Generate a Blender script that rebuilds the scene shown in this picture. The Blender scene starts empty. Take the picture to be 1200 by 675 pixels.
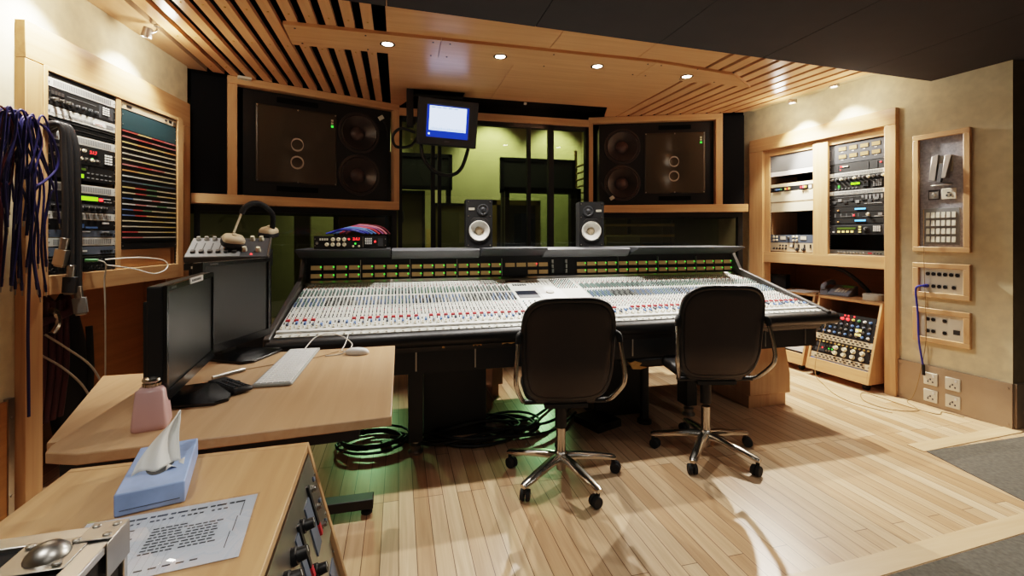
import bpy, bmesh, math, random
from mathutils import Matrix, Vector
random.seed(7)
R = math.radians
pi = math.pi
COL = bpy.context.scene.collection

# ---------------------------------------------------------------- materials
def lin(c):
    def f(v):
        v /= 255.0
        return v/12.92 if v <= .04045 else ((v+.055)/1.055)**2.4
    return (f(c[0]), f(c[1]), f(c[2]), 1)

MATS = {}
def newmat(name):
    m = bpy.data.materials.new(name); m.use_nodes = True
    MATS[name] = m
    nt = m.node_tree
    return m, nt, nt.nodes['Principled BSDF']

def flat(name, c, rough=.5, metal=0, spec=.5, emit=0, noise=0, nscale=40, bump=0, coat=0, ecol=None):
    m, nt, b = newmat(name)
    b.inputs['Base Color'].default_value = lin(c)
    b.inputs['Roughness'].default_value = rough
    b.inputs['Metallic'].default_value = metal
    b.inputs['Specular IOR Level'].default_value = spec
    b.inputs['Coat Weight'].default_value = coat
    if emit:
        b.inputs['Emission Color'].default_value = lin(ecol or c)
        b.inputs['Emission Strength'].default_value = emit
    if noise or bump:
        tc = nt.nodes.new('ShaderNodeTexCoord'); n = nt.nodes.new('ShaderNodeTexNoise')
        n.inputs['Scale'].default_value = nscale; n.inputs['Detail'].default_value = 5
        nt.links.new(tc.outputs['Object'], n.inputs['Vector'])
        if noise:
            r = nt.nodes.new('ShaderNodeValToRGB')
            k = 1-noise
            a = lin(c)
            r.color_ramp.elements[0].color = (a[0]*k, a[1]*k, a[2]*k, 1)
            r.color_ramp.elements[1].color = (min(1, a[0]/k), min(1, a[1]/k), min(1, a[2]/k), 1)
            r.color_ramp.elements[0].position = .3; r.color_ramp.elements[1].position = .7
            nt.links.new(n.outputs['Fac'], r.inputs['Fac']); nt.links.new(r.outputs['Color'], b.inputs['Base Color'])
        if bump:
            bp = nt.nodes.new('ShaderNodeBump'); bp.inputs['Strength'].default_value = bump; bp.inputs['Distance'].default_value = .004
            nt.links.new(n.outputs['Fac'], bp.inputs['Height']); nt.links.new(bp.outputs['Normal'], b.inputs['Normal'])
    return m

def wood(name, c1, c2, axis='x', rough=.42, scale=1.0):
    m, nt, b = newmat(name)
    tc = nt.nodes.new('ShaderNodeTexCoord'); mp = nt.nodes.new('ShaderNodeMapping')
    s = [28, 28, 28]; s['xyz'.index(axis)] = 1.6
    mp.inputs['Scale'].default_value = [v*scale for v in s]
    n = nt.nodes.new('ShaderNodeTexNoise'); n.inputs['Scale'].default_value = 1.0; n.inputs['Detail'].default_value = 6; n.inputs['Distortion'].default_value = .6
    r = nt.nodes.new('ShaderNodeValToRGB')
    r.color_ramp.elements[0].color = lin(c1); r.color_ramp.elements[0].position = .3
    r.color_ramp.elements[1].color = lin(c2); r.color_ramp.elements[1].position = .72
    nt.links.new(tc.outputs['Object'], mp.inputs['Vector']); nt.links.new(mp.outputs['Vector'], n.inputs['Vector'])
    nt.links.new(n.outputs['Fac'], r.inputs['Fac']); nt.links.new(r.outputs['Color'], b.inputs['Base Color'])
    b.inputs['Roughness'].default_value = rough
    return m

def make_floor_mat():
    m, nt, b = newmat('floor_boards')
    tc = nt.nodes.new('ShaderNodeTexCoord'); mp = nt.nodes.new('ShaderNodeMapping')
    mp.inputs['Rotation'].default_value = (0, 0, R(90))
    nt.links.new(tc.outputs['Object'], mp.inputs['Vector'])
    br = nt.nodes.new('ShaderNodeTexBrick')
    br.offset = .37; br.offset_frequency = 3; br.squash = 1
    br.inputs['Color1'].default_value = lin((224, 194, 160)); br.inputs['Color2'].default_value = lin((190, 150, 114))
    br.inputs['Mortar'].default_value = lin((96, 62, 38))
    br.inputs['Scale'].default_value = 1; br.inputs['Mortar Size'].default_value = .0016; br.inputs['Mortar Smooth'].default_value = .1
    br.inputs['Bias'].default_value = 0; br.inputs['Brick Width'].default_value = 1.15; br.inputs['Row Height'].default_value = .072
    nt.links.new(mp.outputs['Vector'], br.inputs['Vector'])
    mp2 = nt.nodes.new('ShaderNodeMapping'); mp2.inputs['Scale'].default_value = (45, 2.2, 1)
    nt.links.new(tc.outputs['Object'], mp2.inputs['Vector'])
    n = nt.nodes.new('ShaderNodeTexNoise'); n.inputs['Scale'].default_value = 1; n.inputs['Detail'].default_value = 6; n.inputs['Distortion'].default_value = .8
    nt.links.new(mp2.outputs['Vector'], n.inputs['Vector'])
    r = nt.nodes.new('ShaderNodeValToRGB')
    r.color_ramp.elements[0].color = (.72, .66, .6, 1); r.color_ramp.elements[0].position = .3
    r.color_ramp.elements[1].color = (1, 1, 1, 1); r.color_ramp.elements[1].position = .65
    nt.links.new(n.outputs['Fac'], r.inputs['Fac'])
    mx = nt.nodes.new('ShaderNodeMix'); mx.data_type = 'RGBA'; mx.blend_type = 'MULTIPLY'; mx.inputs['Factor'].default_value = .8
    nt.links.new(br.outputs['Color'], mx.inputs['A']); nt.links.new(r.outputs['Color'], mx.inputs['B'])
    nt.links.new(mx.outputs['Result'], b.inputs['Base Color'])
    b.inputs['Roughness'].default_value = .33
    return m

def glass_mat(name, tint, refl=1.0):
    m = bpy.data.materials.new(name); m.use_nodes = True; nt = m.node_tree
    nt.nodes.remove(nt.nodes['Principled BSDF']); out = nt.nodes['Material Output']
    t = nt.nodes.new('ShaderNodeBsdfTransparent'); t.inputs['Color'].default_value = tint
    g = nt.nodes.new('ShaderNodeBsdfGlossy'); g.inputs['Roughness'].default_value = .02
    f = nt.nodes.new('ShaderNodeFresnel'); f.inputs['IOR'].default_value = 1.5
    mm = nt.nodes.new('ShaderNodeMath'); mm.operation = 'MULTIPLY'; mm.inputs[1].default_value = refl
    mx = nt.nodes.new('ShaderNodeMixShader')
    nt.links.new(f.outputs['Fac'], mm.inputs[0]); nt.links.new(mm.outputs['Value'], mx.inputs['Fac'])
    nt.links.new(t.outputs['BSDF'], mx.inputs[1]); nt.links.new(g.outputs['BSDF'], mx.inputs[2])
    nt.links.new(mx.outputs['Shader'], out.inputs['Surface'])
    MATS[name] = m
    return m

make_floor_mat()
wood('border_x', (208, 172, 134), (222, 190, 152), 'x')
for ax in 'xyz':
    wood('maple_'+ax, (190, 146, 104), (210, 168, 124), ax)
    wood('beech_'+ax, (190, 150, 114), (204, 166, 130), ax, rough=.38)
    wood('ceil_'+ax, (200, 148, 104), (216, 166, 120), ax, rough=.3)
    wood('brown_'+ax, (158, 108, 56), (176, 124, 68), ax, rough=.55)
glass_mat('glass', (.80, .84, .78, 1), 1.6)
glass_mat('sleeve', (.97, .98, 1, 1), 1.2)
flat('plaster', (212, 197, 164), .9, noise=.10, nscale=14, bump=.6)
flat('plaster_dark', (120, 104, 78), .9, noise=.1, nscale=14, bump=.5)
flat('dark_ceiling', (50, 47, 48), .85, noise=.06, nscale=6)
flat('carpet', (88, 83, 74), .95, noise=.22, nscale=55, bump=.8)
flat('black', (14, 14, 15), .5)
flat('void', (5, 5, 5), .95, spec=.1)
flat('black_gloss', (12, 12, 13), .22)
flat('black_cloth', (11, 11, 13), .9, spec=.15)
flat('rubber', (20, 20, 20), .7)
flat('leather', (20, 18, 18), .42, noise=.15, nscale=60, bump=.1)
flat('shell', (46, 38, 34), .55, noise=.06, nscale=30)
flat('console_black', (24, 24, 26), .4)
flat('console_edge', (58, 54, 52), .4)
flat('strip', (212, 213, 206), .5)
flat('strip_grey', (168, 170, 166), .5)
flat('white', (236, 236, 234), .4)
flat('offwhite', (214, 208, 192), .5)
flat('cream', (226, 214, 188), .5)
flat('vent', (204, 204, 198), .5)
flat('vent_beige', (196, 176, 148), .5)
flat('shelf_grey', (92, 93, 97), .45); flat('grey', (120, 122, 124), .5)
flat('dark_grey', (52, 54, 58), .5)
flat('bluegrey', (86, 96, 112), .5)
flat('teal_panel', (40, 62, 68), .45)
flat('felt', (146, 146, 154), .95, noise=.2, nscale=60)
flat('chrome', (190, 184, 176), .24, metal=1)
flat('steel', (178, 174, 168), .34, metal=1, noise=.1, nscale=12)
flat('alu', (206, 204, 200), .3, metal=1)
flat('kick_steel', (170, 152, 132), .5, metal=.55, noise=.12, nscale=4)
flat('red', (196, 52, 58), .5); flat('blue', (90, 128, 186), .5); flat('green', (84, 146, 96), .5)
flat('teal', (90, 150, 150), .5); flat('yellow', (220, 196, 104), .5); flat('orange', (216, 150, 84), .5)
flat('pink', (206, 116, 126), .5); flat('knob_dark', (70, 74, 74), .5); flat('knob_cream', (226, 216, 190), .4)
flat('k_teal', (112, 138, 134), .5); flat('k_blue', (104, 126, 160), .5); flat('k_green', (108, 138, 114), .5); flat('k_grey', (126, 130, 128), .5); flat('gold', (196, 158, 92), .35, metal=.6)
flat('meter', (140, 116, 78), .4, emit=.14, ecol=(190, 150, 96))
flat('led_green', (60, 240, 60), .5, emit=1.6); flat('led_red', (255, 40, 40), .5, emit=5)
flat('led_blue', (90, 180, 255), .5, emit=2.5); flat('lcd_green', (130, 220, 30), .4, emit=1.2)
flat('lcd_dim', (70, 90, 30), .4, emit=.25); flat('btn_yellow', (240, 214, 130), .5, emit=.5)
flat('lamp', (255, 240, 214), .5, emit=26)
flat('crt_white', (186, 208, 255), .4, emit=2.2); flat('crt_blue', (26, 60, 190), .4, emit=.7)
flat('crt_mark', (120, 170, 255), .4, emit=.9)
flat('lcd_screen', (34, 36, 36), .3)
flat('pvc_pink', (206, 164, 162), .35)
flat('tissue_blue', (150, 176, 224), .4, noise=.16, nscale=16); flat('tissue', (236, 236, 232), .8)
flat('paper', (226, 230, 236), .6); flat('ink', (60, 62, 66), .7); flat('ink_pale', (168, 172, 178), .7)
flat('jacket_red', (66, 10, 22), .6, noise=.2, nscale=9); flat('nylon_black', (13, 12, 15), .7)
flat('cable_black', (16, 16, 18), .45); flat('loom', (44, 44, 46), .35); flat('cable_navy', (34, 32, 92), .45); flat('cable_red', (84, 18, 32), .45)
flat('cable_grey', (168, 160, 148), .5); flat('cable_blue', (40, 52, 150), .45); flat('cable_white', (228, 224, 214), .5)
flat('cable_tan', (150, 118, 74), .6); flat('cable_purple', (130, 74, 120), .5)
flat('speaker_cab', (15, 14, 13), .4); flat('horn', (64, 55, 42), .3); flat('cone', (58, 47, 41), .4); flat('cone_cap', (84, 62, 54), .45); flat('driver_ring', (170, 158, 146), .3)
flat('cone_white', (236, 234, 226), .7); flat('ns_black', (22, 22, 24), .6, noise=.1, nscale=50)
flat('phone_grey', (122, 128, 140), .4); flat('foam', (214, 178, 112), .9, noise=.12, nscale=40)
flat('live_green', (138, 134, 82), .9, noise=.06, nscale=5); flat('live_dark', (54, 56, 48), .8)
flat('live_wood', (150, 128, 60), .7); flat('live_floor', (120, 100, 60), .5); flat('screen_navy', (22, 28, 40), .4)
for _n, _c in dict(red=(178, 74, 70), yellow=(212, 192, 130), green=(104, 140, 108), blue=(96, 122, 168), pink=(192, 122, 122), orange=(206, 152, 96), cream=(214, 202, 168), white=(218, 220, 214), offwhite=(204, 200, 186), bluegrey=(92, 106, 120), teal=(96, 128, 124)).items(): flat('tape_'+_n, _c, .6)
flat('brown_plain', (120, 80, 42), .6)
M = MATS

# ---------------------------------------------------------------- mesh builder
class MB:
    def __init__(s): s.v = []; s.f = []; s.m = []; s.T = None
    def add(s, vs, fs, mi=0):
        b = len(s.v)
        for p in vs:
            p = Vector(p)
            if s.T is not None: p = s.T @ p
            s.v.append(p)
        for f in fs: s.f.append([b+i for i in f]); s.m.append(mi)
        return s
    def box(s, x0, y0, z0, x1, y1, z1, mi=0):
        return s.add([(x0,y0,z0),(x1,y0,z0),(x1,y1,z0),(x0,y1,z0),(x0,y0,z1),(x1,y0,z1),(x1,y1,z1),(x0,y1,z1)],
                     [(0,3,2,1),(4,5,6,7),(0,1,5,4),(1,2,6,5),(2,3,7,6),(3,0,4,7)], mi)
    def hexa(s, p, mi=0):
        return s.add(p, [(0,3,2,1),(4,5,6,7),(0,1,5,4),(1,2,6,5),(2,3,7,6),(3,0,4,7)], mi)
    def ring(s, rings, mi=0, close=True, capa=True, capb=True):
        n = len(rings[0]); vs = [p for r in rings for p in r]; fs = []
        for i in range(len(rings)-1):
            for j in range(n if close else n-1):
                k = (j+1) % n
                fs.append((i*n+j, i*n+k, (i+1)*n+k, (i+1)*n+j))
        if capa: fs.append(tuple(range(n-1, -1, -1)))
        if capb: fs.append(tuple((len(rings)-1)*n+j for j in range(n)))
        return s.add(vs, fs, mi)
    def cyl(s, p0, p1, r0, r1=None, n=16, mi=0):
        p0 = Vector(p0); p1 = Vector(p1); r1 = r0 if r1 is None else r1
        d = (p1-p0).normalized(); a = d.orthogonal().normalized(); b = d.cross(a)
        return s.ring([[p + r*(math.cos(2*pi*k/n)*a + math.sin(2*pi*k/n)*b) for k in range(n)] for p, r in ((p0, r0), (p1, r1))], mi)
    def lathe(s, o, axis, prof, n=20, mi=0, cap=True):          # prof: (radius, distance along axis)
        o = Vector(o); d = Vector(axis).normalized(); a = d.orthogonal().normalized(); b = d.cross(a)
        return s.ring([[o + t*d + max(r, 1e-5)*(math.cos(2*pi*k/n)*a + math.sin(2*pi*k/n)*b) for k in range(n)] for r, t in prof], mi, True, cap, cap)
    def tube(s, pts, r, n=6, mi=0, rs=None, flat=None):
        pts = [Vector(p) for p in pts]; rings = []
        up = None
        for i, p in enumerate(pts):
            d = (pts[min(i+1, len(pts)-1)] - pts[max(i-1, 0)]).normalized()
            if up is None: up = d.orthogonal().normalized()
            a = (up - d*up.dot(d))
            a = a.normalized() if a.length > 1e-6 else d.orthogonal().normalized()
            up = a; b = d.cross(a); rr = rs[i] if rs else r
            rings.append([p + rr*(math.cos(2*pi*k/n)*a + math.sin(2*pi*k/n)*b) for k in range(n)])
        return s.ring(rings, mi)
    def prism(s, poly, axis, a, b, mi=0):
        def P(u, v, w): return {'x': (w, u, v), 'y': (u, w, v), 'z': (u, v, w)}[axis]
        n = len(poly)
        return s.add([P(u, v, a) for u, v in poly] + [P(u, v, b) for u, v in poly],
                     [tuple(range(n)), tuple(range(2*n-1, n-1, -1))] + [(i, i+n, (i+1) % n+n, (i+1) % n) for i in range(n)], mi)
    def quad(s, a, b, c, d, mi=0): return s.add([a, b, c, d], [(0, 1, 2, 3)], mi)
    def grid(s, P, nu, nv, mi=0):
        return s.add([P(i/nu, j/nv) for i in range(nu+1) for j in range(nv+1)],
                     [(i*(nv+1)+j, (i+1)*(nv+1)+j, (i+1)*(nv+1)+j+1, i*(nv+1)+j+1) for i in range(nu) for j in range(nv)], mi)
    def build(s, name, mats, parent=None, bevel=0, smooth=True, ang=40, solid=0, sub=0):
        me = bpy.data.meshes.new(name); me.from_pydata([tuple(p) for p in s.v], [], s.f)
        if isinstance(mats, str): mats = [mats]
        for k in mats: me.materials.append(M[k])
        me.polygons.foreach_set('material_index', s.m)
        bm = bmesh.new(); bm.from_mesh(me); bmesh.ops.recalc_face_normals(bm, faces=bm.faces); bm.to_mesh(me); bm.free()
        if smooth:
            me.polygons.foreach_set('use_smooth', [True]*len(me.polygons)); me.set_sharp_from_angle(angle=R(ang))
        o = bpy.data.objects.new(name, me); COL.objects.link(o)
        if parent is not None: o.parent = parent
        if solid:
            q = o.modifiers.new('s', 'SOLIDIFY'); q.thickness = solid; q.offset = 0
        if sub:
            q = o.modifiers.new('u', 'SUBSURF'); q.levels = sub; q.render_levels = sub
        if bevel:
            q = o.modifiers.new('b', 'BEVEL'); q.width = bevel; q.segments = 2; q.limit_method = 'ANGLE'; q.angle_limit = R(40)
        return o

from mathutils.geometry import tessellate_polygon
def baffle(m, rect, holes, y, mi=0):
    """flat front with openings; holes: (cx, cz, r) round or (x0, z0, x1, z1) square"""
    x0, z0, x1, z1 = rect
    loops = [[Vector((x0, y, z0)), Vector((x1, y, z0)), Vector((x1, y, z1)), Vector((x0, y, z1))]]
    for h in holes:
        if len(h) == 3: loops.append([Vector((h[0]+h[2]*math.cos(2*pi*k/36), y, h[1]+h[2]*math.sin(2*pi*k/36))) for k in range(36)])
        else: loops.append([Vector((h[0], y, h[1])), Vector((h[2], y, h[1])), Vector((h[2], y, h[3])), Vector((h[0], y, h[3]))])
    tri = tessellate_polygon([[Vector((p.x, p.z, 0)) for p in l] for l in loops])
    return m.add([p for l in loops for p in l], [tuple(t) for t in tri], mi)

def spline(pts, k=6):
    pts = [Vector(p) for p in pts]; out = []
    for i in range(len(pts)-1):
        p0 = pts[max(i-1, 0)]; p1 = pts[i]; p2 = pts[i+1]; p3 = pts[min(i+2, len(pts)-1)]
        for j in range(k):
            t = j/k
            out.append(.5*((2*p1) + (p2-p0)*t + (2*p0-5*p1+4*p2-p3)*t*t + (3*p1-p0-3*p2+p3)*t**3))
    out.append(pts[-1]); return out

def tag(o, label, cat, group=None, kind=None):
    o['label'] = label; o['category'] = cat
    if group: o['group'] = group
    if kind: o['kind'] = kind
    return o
def thing(name, label, cat, mw=None, loc=None, rz=0, group=None):
    o = bpy.data.objects.new(name, None); COL.objects.link(o); o.empty_display_size = .05
    o.matrix_world = mw if mw is not None else Matrix.Translation(loc or (0, 0, 0)) @ Matrix.Rotation(rz, 4, 'Z')
    return tag(o, label, cat, group)
def struct(o):
    o['kind'] = 'structure'; return o
def place(o, mw): o.matrix_world = mw; return o
def frame(x, y, deg, z=0): return Matrix.Translation((x, y, z)) @ Matrix.Rotation(R(deg), 4, 'Z')
def T(x, y, z): return Matrix.Translation((x, y, z))

def text(s, size, mat, parent, mw, name='lettering', align='CENTER', ext=.0004):
    c = bpy.data.curves.new(name, 'FONT'); c.body = s; c.size = size; c.align_x = align; c.align_y = 'CENTER'; c.extrude = ext
    t = bpy.data.objects.new(name, c); COL.objects.link(t)
    bpy.context.view_layer.update()
    me = bpy.data.meshes.new_from_object(t.evaluated_get(bpy.context.evaluated_depsgraph_get()))
    bpy.data.objects.remove(t)
    me.materials.clear(); me.materials.append(M[mat])
    o = bpy.data.objects.new(name, me); COL.objects.link(o); o.parent = parent; o.matrix_local = mw
    return o
FACE = Matrix.Rotation(R(90), 4, 'X')      # lettering that faces local -y
def copy_tree(o, parent=None):
    c = o.copy(); COL.objects.link(c); c.parent = parent
    for ch in list(o.children):
        d = copy_tree(ch, c)
    return c

# frames: local x runs to the viewer's right along the wall, y goes into the wall, z is up
LF = frame(-1.70, 2.648, 84.5)        # front face of the left niche frame
LR = frame(-1.692, 2.728, 80.4)       # front of the left rack cabinet
RF = frame(3.885, 2.808, -84)         # front face of the right niche frame (x = -u)
RR = frame(3.915, 2.811, -84)         # rack faces on the right
WL = frame(0.0, 4.75, 21.5)           # left wing of the front wall, x from -1.7 to 0
WR = frame(2.07, 4.75, -21.5)         # right wing, x from 0 to 1.65
CEIL = 2.62

# ================================================================ THE ROOM
def room():
    floor = struct(MB().box(-4.2, -4.2, -.1, 6.2, 5.05, 0).build('floor', 'floor_boards', smooth=False))
    c1 = MB().prism([(3.08, 2.05), (6.1, 2.05), (6.1, -4.1), (-.6, -4.1), (-.6, 1.28), (1.795, 1.335), (2.93, 1.395)], 'z', -.02, .004)
    struct(c1.build('floor_carpet', 'carpet', smooth=False))
    t = MB().prism([(-.6, 1.29), (1.795, 1.342), (2.95, 1.40), (2.94, 1.49), (1.795, 1.437), (-.6, 1.385)], 'z', 0, .0045)
    struct(t.build('trim_1', 'border_x', smooth=False))
    t = MB().prism([(3.06, 2.05), (4.06, 2.10), (4.06, 2.19), (3.06, 2.145)], 'z', 0, .0045)
    struct(t.build('trim_2', 'border_x', smooth=False))
    # left wall around the niche
    w = MB()
    w.box(-5.4, .045, 0, .03, .15, 2.9); w.box(.03, .045, 2.2, 1.34, .15, 2.9); w.box(1.34, .045, 0, 1.43, .15, 2.9)
    w.box(.03, .30, 0, 1.34, .33, .99, 1); w.box(-.02, .15, 0, .03, .75, 2.4, 1); w.box(1.34, .15, 0, 1.39, .75, 2.4, 1); w.box(-.02, .70, 0, 1.39, .75, 2.4, 1); w.box(-.02, .15, 2.3, 1.39, .75, 2.4, 1)
    struct(place(w.build('wall_left', ['plaster', 'brown_x'], smooth=False), LF))
    b = MB(); b.box(-3.4, .03, 0, -.075, .046, .54)
    struct(place(b.build('baseboard_left', 'brown_x'), LF))
    m = MB(); m.box(-.075, .024, 0, -.045, .047, .55)
    for z in (.1, .46): m.cyl((-.06, .024, z), (-.06, .019, z), .007, n=8)
    struct(place(m.build('baseboard_left_strip', 'steel'), LF))
    # niche frame left: two posts, header
    for n, x0, x1 in (('trim_3', -.02, .075), ('trim_4', 1.30, 1.385)):
        struct(place(MB().box(x0, 0, 0, x1, .12, 2.137).build(n, 'maple_z', bevel=.003), LF))
    struct(place(MB().box(-.02, 0, 2.139, 1.385, .12, 2.318).build('trim_5', 'maple_x', bevel=.003), LF))
    # right wall
    w = MB()
    w.box(-1.9, .045, 0, -1.37, .16, 2.9); w.box(-1.37, .045, 2.2, -.04, .16, 2.9); w.box(-.04, .045, 0, .668, .16, 2.9)
    for x in (-1.42, -.04): w.box(x, .16, 0, x+.05, .7, 2.4, 1)
    w.box(-1.42, .65, 0, .01, .7, 2.4, 1); w.box(-1.42, .16, 2.3, .01, .7, 2.4, 1)
    struct(place(w.build('wall_right', ['plaster', 'brown_x'], smooth=False), RF))
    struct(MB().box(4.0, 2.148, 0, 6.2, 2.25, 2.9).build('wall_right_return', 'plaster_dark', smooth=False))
    struct(MB().box(6.1, -4.1, 0, 6.2, 2.2, 2.9).build('wall_right_rear', 'plaster', smooth=False))
    struct(MB().box(-4.2, -4.2, 0, 6.2, -4.1, 2.9).build('wall_rear', 'plaster', smooth=False))
    struct(MB().box(-4.2, -4.2, 0, -4.1, 3, 2.9).build('wall_left_rear', 'plaster', smooth=False))
    m = MB(); m.box(-.01, .028, 0, .672, .046, .305)
    for x in (.02, .65):
        for z in (.03, .27): m.cyl((x, .028, z), (x, .023, z), .007, n=8)
    struct(place(m.build('baseboard_right', 'kick_steel'), RF))
    m = MB(); m.box(4.004, 2.13, 0, 5.5, 2.149, .305); struct(m.build('baseboard_right_return', 'kick_steel'))
    for n, x0, x1 in (('trim_6', -1.417, -1.25), ('trim_7', -.083, 0)):
        struct(place(MB().box(x0, 0, 0, x1, .12, 2.198).build(n, 'maple_z', bevel=.003), RF))
    struct(place(MB().box(-1.417, 0, 2.2, 0, .12, 2.335).build('trim_8', 'maple_x', bevel=.003), RF))
    # ceilings
    struct(MB().box(-4.2, -4.2, 2.74, 6.2, 5.05, 2.84).build('ceiling', 'void', smooth=False))
    xs = [-4.2, -.9, -.06, .75, 1.55, 2.345, 3.22, 6.2]
    def ye(x): return 2.42 + (x+.237)*.043
    for a, b in zip(xs[:-1], xs[1:]):
        p = MB().prism([(a+.002, -4.1), (b-.002, -4.1), (b-.002, ye(b)), (a+.002, ye(a))], 'z', 2.48, 2.53)
        struct(p.build('ceiling_panel', 'dark_ceiling', smooth=False))
    f = MB().prism([(-4.2, ye(-4.2)-.02), (6.2, ye(6.2)-.02), (6.2, ye(6.2)-.001), (-4.2, ye(-4.2)-.001)], 'z', 2.53, 2.74)
    struct(f.build('ceiling_upstand', 'dark_ceiling', smooth=False))
    # left margin board beside the wall and right margin
    b = MB().prism([(-2.6, 2.2), (-1.50, 2.2), (-1.50, 4.16), (-1.62, 4.12)], 'z', 2.625, 2.66)
    struct(b.build('ceiling_margin_board', 'beech_y', smooth=False))
    b = MB().prism([(3.60, 4.2), (3.70, 2.4), (4.2, 2.4), (4.0, 4.2)], 'z', 2.66, 2.68)
    struct(b.build('ceiling_margin_board', 'plaster', smooth=False))
    # slats: left bank, parallel; right bank, fanning slightly
    n = 3
    def yl(x): return 4.75 + x*.394 - .03
    idx = 9
    for k in range(12):
        x = -1.455 + k*.1125
        w_ = .062 if k else .075
        for ya, yb in [(2.3, None)]:
            m = MB(); y1 = yb or yl(x+.03)
            m.prism([(x, ya), (x+w_, ya), (x+w_, (yb or yl(x+w_))), (x, (yb or yl(x)))], 'z', CEIL, CEIL+.03)
            for yy in (2.95, 3.45, 4.0):
                if ya < yy < y1: m.cyl((x+w_/2, yy, CEIL), (x+w_/2, yy, CEIL-.004), .006, n=8, mi=1)
            struct(m.build('trim_%d' % idx, ['ceil_y', 'gold'], smooth=False)); idx += 1
    def yr(x): return 4.75 - (x-2.07)*.394 - .03
    for k in range(10):
        a = R(-1.0 - k*.55); x = 2.345 + k*.128; w_ = .098
        y1 = yr(x+.05); yhid = 2.3
        def sx(y, o): return x + o + (y1-y)*math.tan(-a)
        segs = [(yhid, y1)]
        for ya, yb in segs:
            m = MB().prism([(sx(ya, 0), ya), (sx(ya, w_), ya), (sx(yb, w_), yb if yb != y1 else yr(x+w_)), (sx(yb, 0), yb if yb != y1 else yr(x))], 'z', CEIL, CEIL+.03)
            struct(m.build('trim_%d' % idx, 'ceil_y', smooth=False)); idx += 1
    # panels between the banks
    def pan(poly, mat, z=CEIL):
        nonlocal idx
        struct(MB().prism(poly, 'z', z, z+.018).build('ceiling_plywood', mat, smooth=False)); idx += 1
    for a, b in ((-.075, 1.03), (1.034, 1.72), (1.724, 2.335)):
        pan([(a, 2.3), (b, 2.3), (b, 3.2), (a, 3.2)], 'ceil_x')
    pan([(-.075, 3.2), (.86, 3.2), (.86, 4.32), (.17, 4.32), (.02, 4.75), (-.075, 4.72)], 'ceil_x')
    pan([(.864, 3.2), (2.335, 3.2), (2.335, 4.62), (2.22, 4.66), (2.09, 4.31), (.864, 4.32)], 'ceil_x')
    # long cross boards that carry the downlights
    for a, b, c, d in ((-.69, .275, -.70, .275), (.279, 1.88, .279, 1.88), (1.884, 2.64, 1.884, 2.99)):
        m = MB().prism([(a, 3.05), (b, 3.05 if b < 2.5 else 3.14), (d, 3.36), (c, 3.36)], 'z', CEIL-.022, CEIL-.0005)
        for x in (a+.06, (a+b)/2, b-.05):
            for y in (3.09, 3.32):
                m.cyl((x, y, CEIL-.022), (x, y, CEIL-.026), .006, n=8, mi=1)
        struct(m.build('ceiling_cross_board', ['ceil_x', 'knob_dark'], smooth=False))
    # front wall wings
    for F, sgn, x0, x1, px in ((WL, 'left', -1.72, 0, -1.44), (WR, 'right', 0, 1.66, 1.39)):
        w = MB()
        w.box(x0, .62, 1.5, x1, .66, 2.72); w.box(x0, .04, 2.56, x1, .62, 2.74); w.box(x0, .1, 1.5, x1, .62, 1.57)
        struct(place(w.build('wall_front_%s' % sgn, 'void', smooth=False), F))
        if sgn == 'left': a, b = x0, px-.03
        else: a, b = px+.03, x1
        c = MB().box(a, .02, 1.63, b, .05, 2.60)
        struct(place(c.build('wall_cloth_%s' % sgn, 'black_cloth', smooth=False), F))
        struct(place(MB().box(x0 if sgn == 'left' else .05, -.10, 1.553, -.03 if sgn == 'left' else x1, .06, 1.632).build('trim_ledge_%s' % sgn, 'maple_x', bevel=.004), F))
        struct(place(MB().box(px-.035, -.03, 1.634, px+.035, .06, 2.555).build('trim_post_%s' % sgn, 'maple_z', bevel=.003), F))
        q = (-.06, -.002) if sgn == 'left' else (.002, .05)
        struct(place(MB().box(q[0], -.03, 1.634, q[1], .06, 2.555).build('trim_jamb_%s' % sgn, 'maple_z', bevel=.003), F))
        q = (px-.035, -.002) if sgn == 'left' else (.002, px+.035)
        struct(place(MB().box(q[0], -.032, 2.556, q[1], .06, 2.618).build('trim_rail_%s' % sgn, 'maple_x', bevel=.003), F))
        # window under the ledge
        fr = MB()
        for a, b in ((x0+.02, x0+.06), (x1-.07, x1-.02)): fr.box(a, 0, .12, b, .07, 1.55)
        fr.box(x0+.02, 0, 1.50, x1-.02, .07, 1.552); fr.box(x0+.02, 0, .0, x1-.02, .07, .16)
        wn = struct(place(fr.build('window_1' if sgn == 'left' else 'window_3', 'black'), F))
        MB().box(x0+.06, .03, .16, x1-.07, .036, 1.50).build('glass', 'glass', wn, smooth=False)
    # centre window
    struct(MB().box(-.01, 4.72, 2.515, 2.08, 4.80, 2.59).build('trim_rail_centre', 'maple_x', bevel=.003))
    struct(MB().box(-.3, 4.80, 2.53, 2.4, 4.9, 2.74).build('wall_front_head', 'void', smooth=False))
    struct(MB().box(0.0, 4.33, 2.70, 2.3, 4.8, 2.73).build('ceiling_recess', 'void', smooth=False))
    fr = MB()
    for a, b in ((-.005, .035), (.325, .365), (.395, .43), (1.36, 1.395), (1.60, 1.66), (2.035, 2.075)): fr.box(a, 4.75, .1, b, 4.81, 2.515)
    fr.box(0, 4.75, 2.47, 2.07, 4.81, 2.514); fr.box(0, 4.75, .0, 2.07, 4.81, .14)
    wn = struct(fr.build('window_2', 'black'))
    for a, b in ((.035, .325), (.43, 1.36), (1.395, 1.60), (1.66, 2.035)):
        MB().box(a, 4.775, .14, b, 4.781, 2.47).build('glass', 'glass', wn, smooth=False)
    # live room beyond the glass
    struct(MB().box(-4.2, 5.05, -.1, 6.2, 9.0, 0).build('floor_live_room', 'live_floor', smooth=False))
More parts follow.
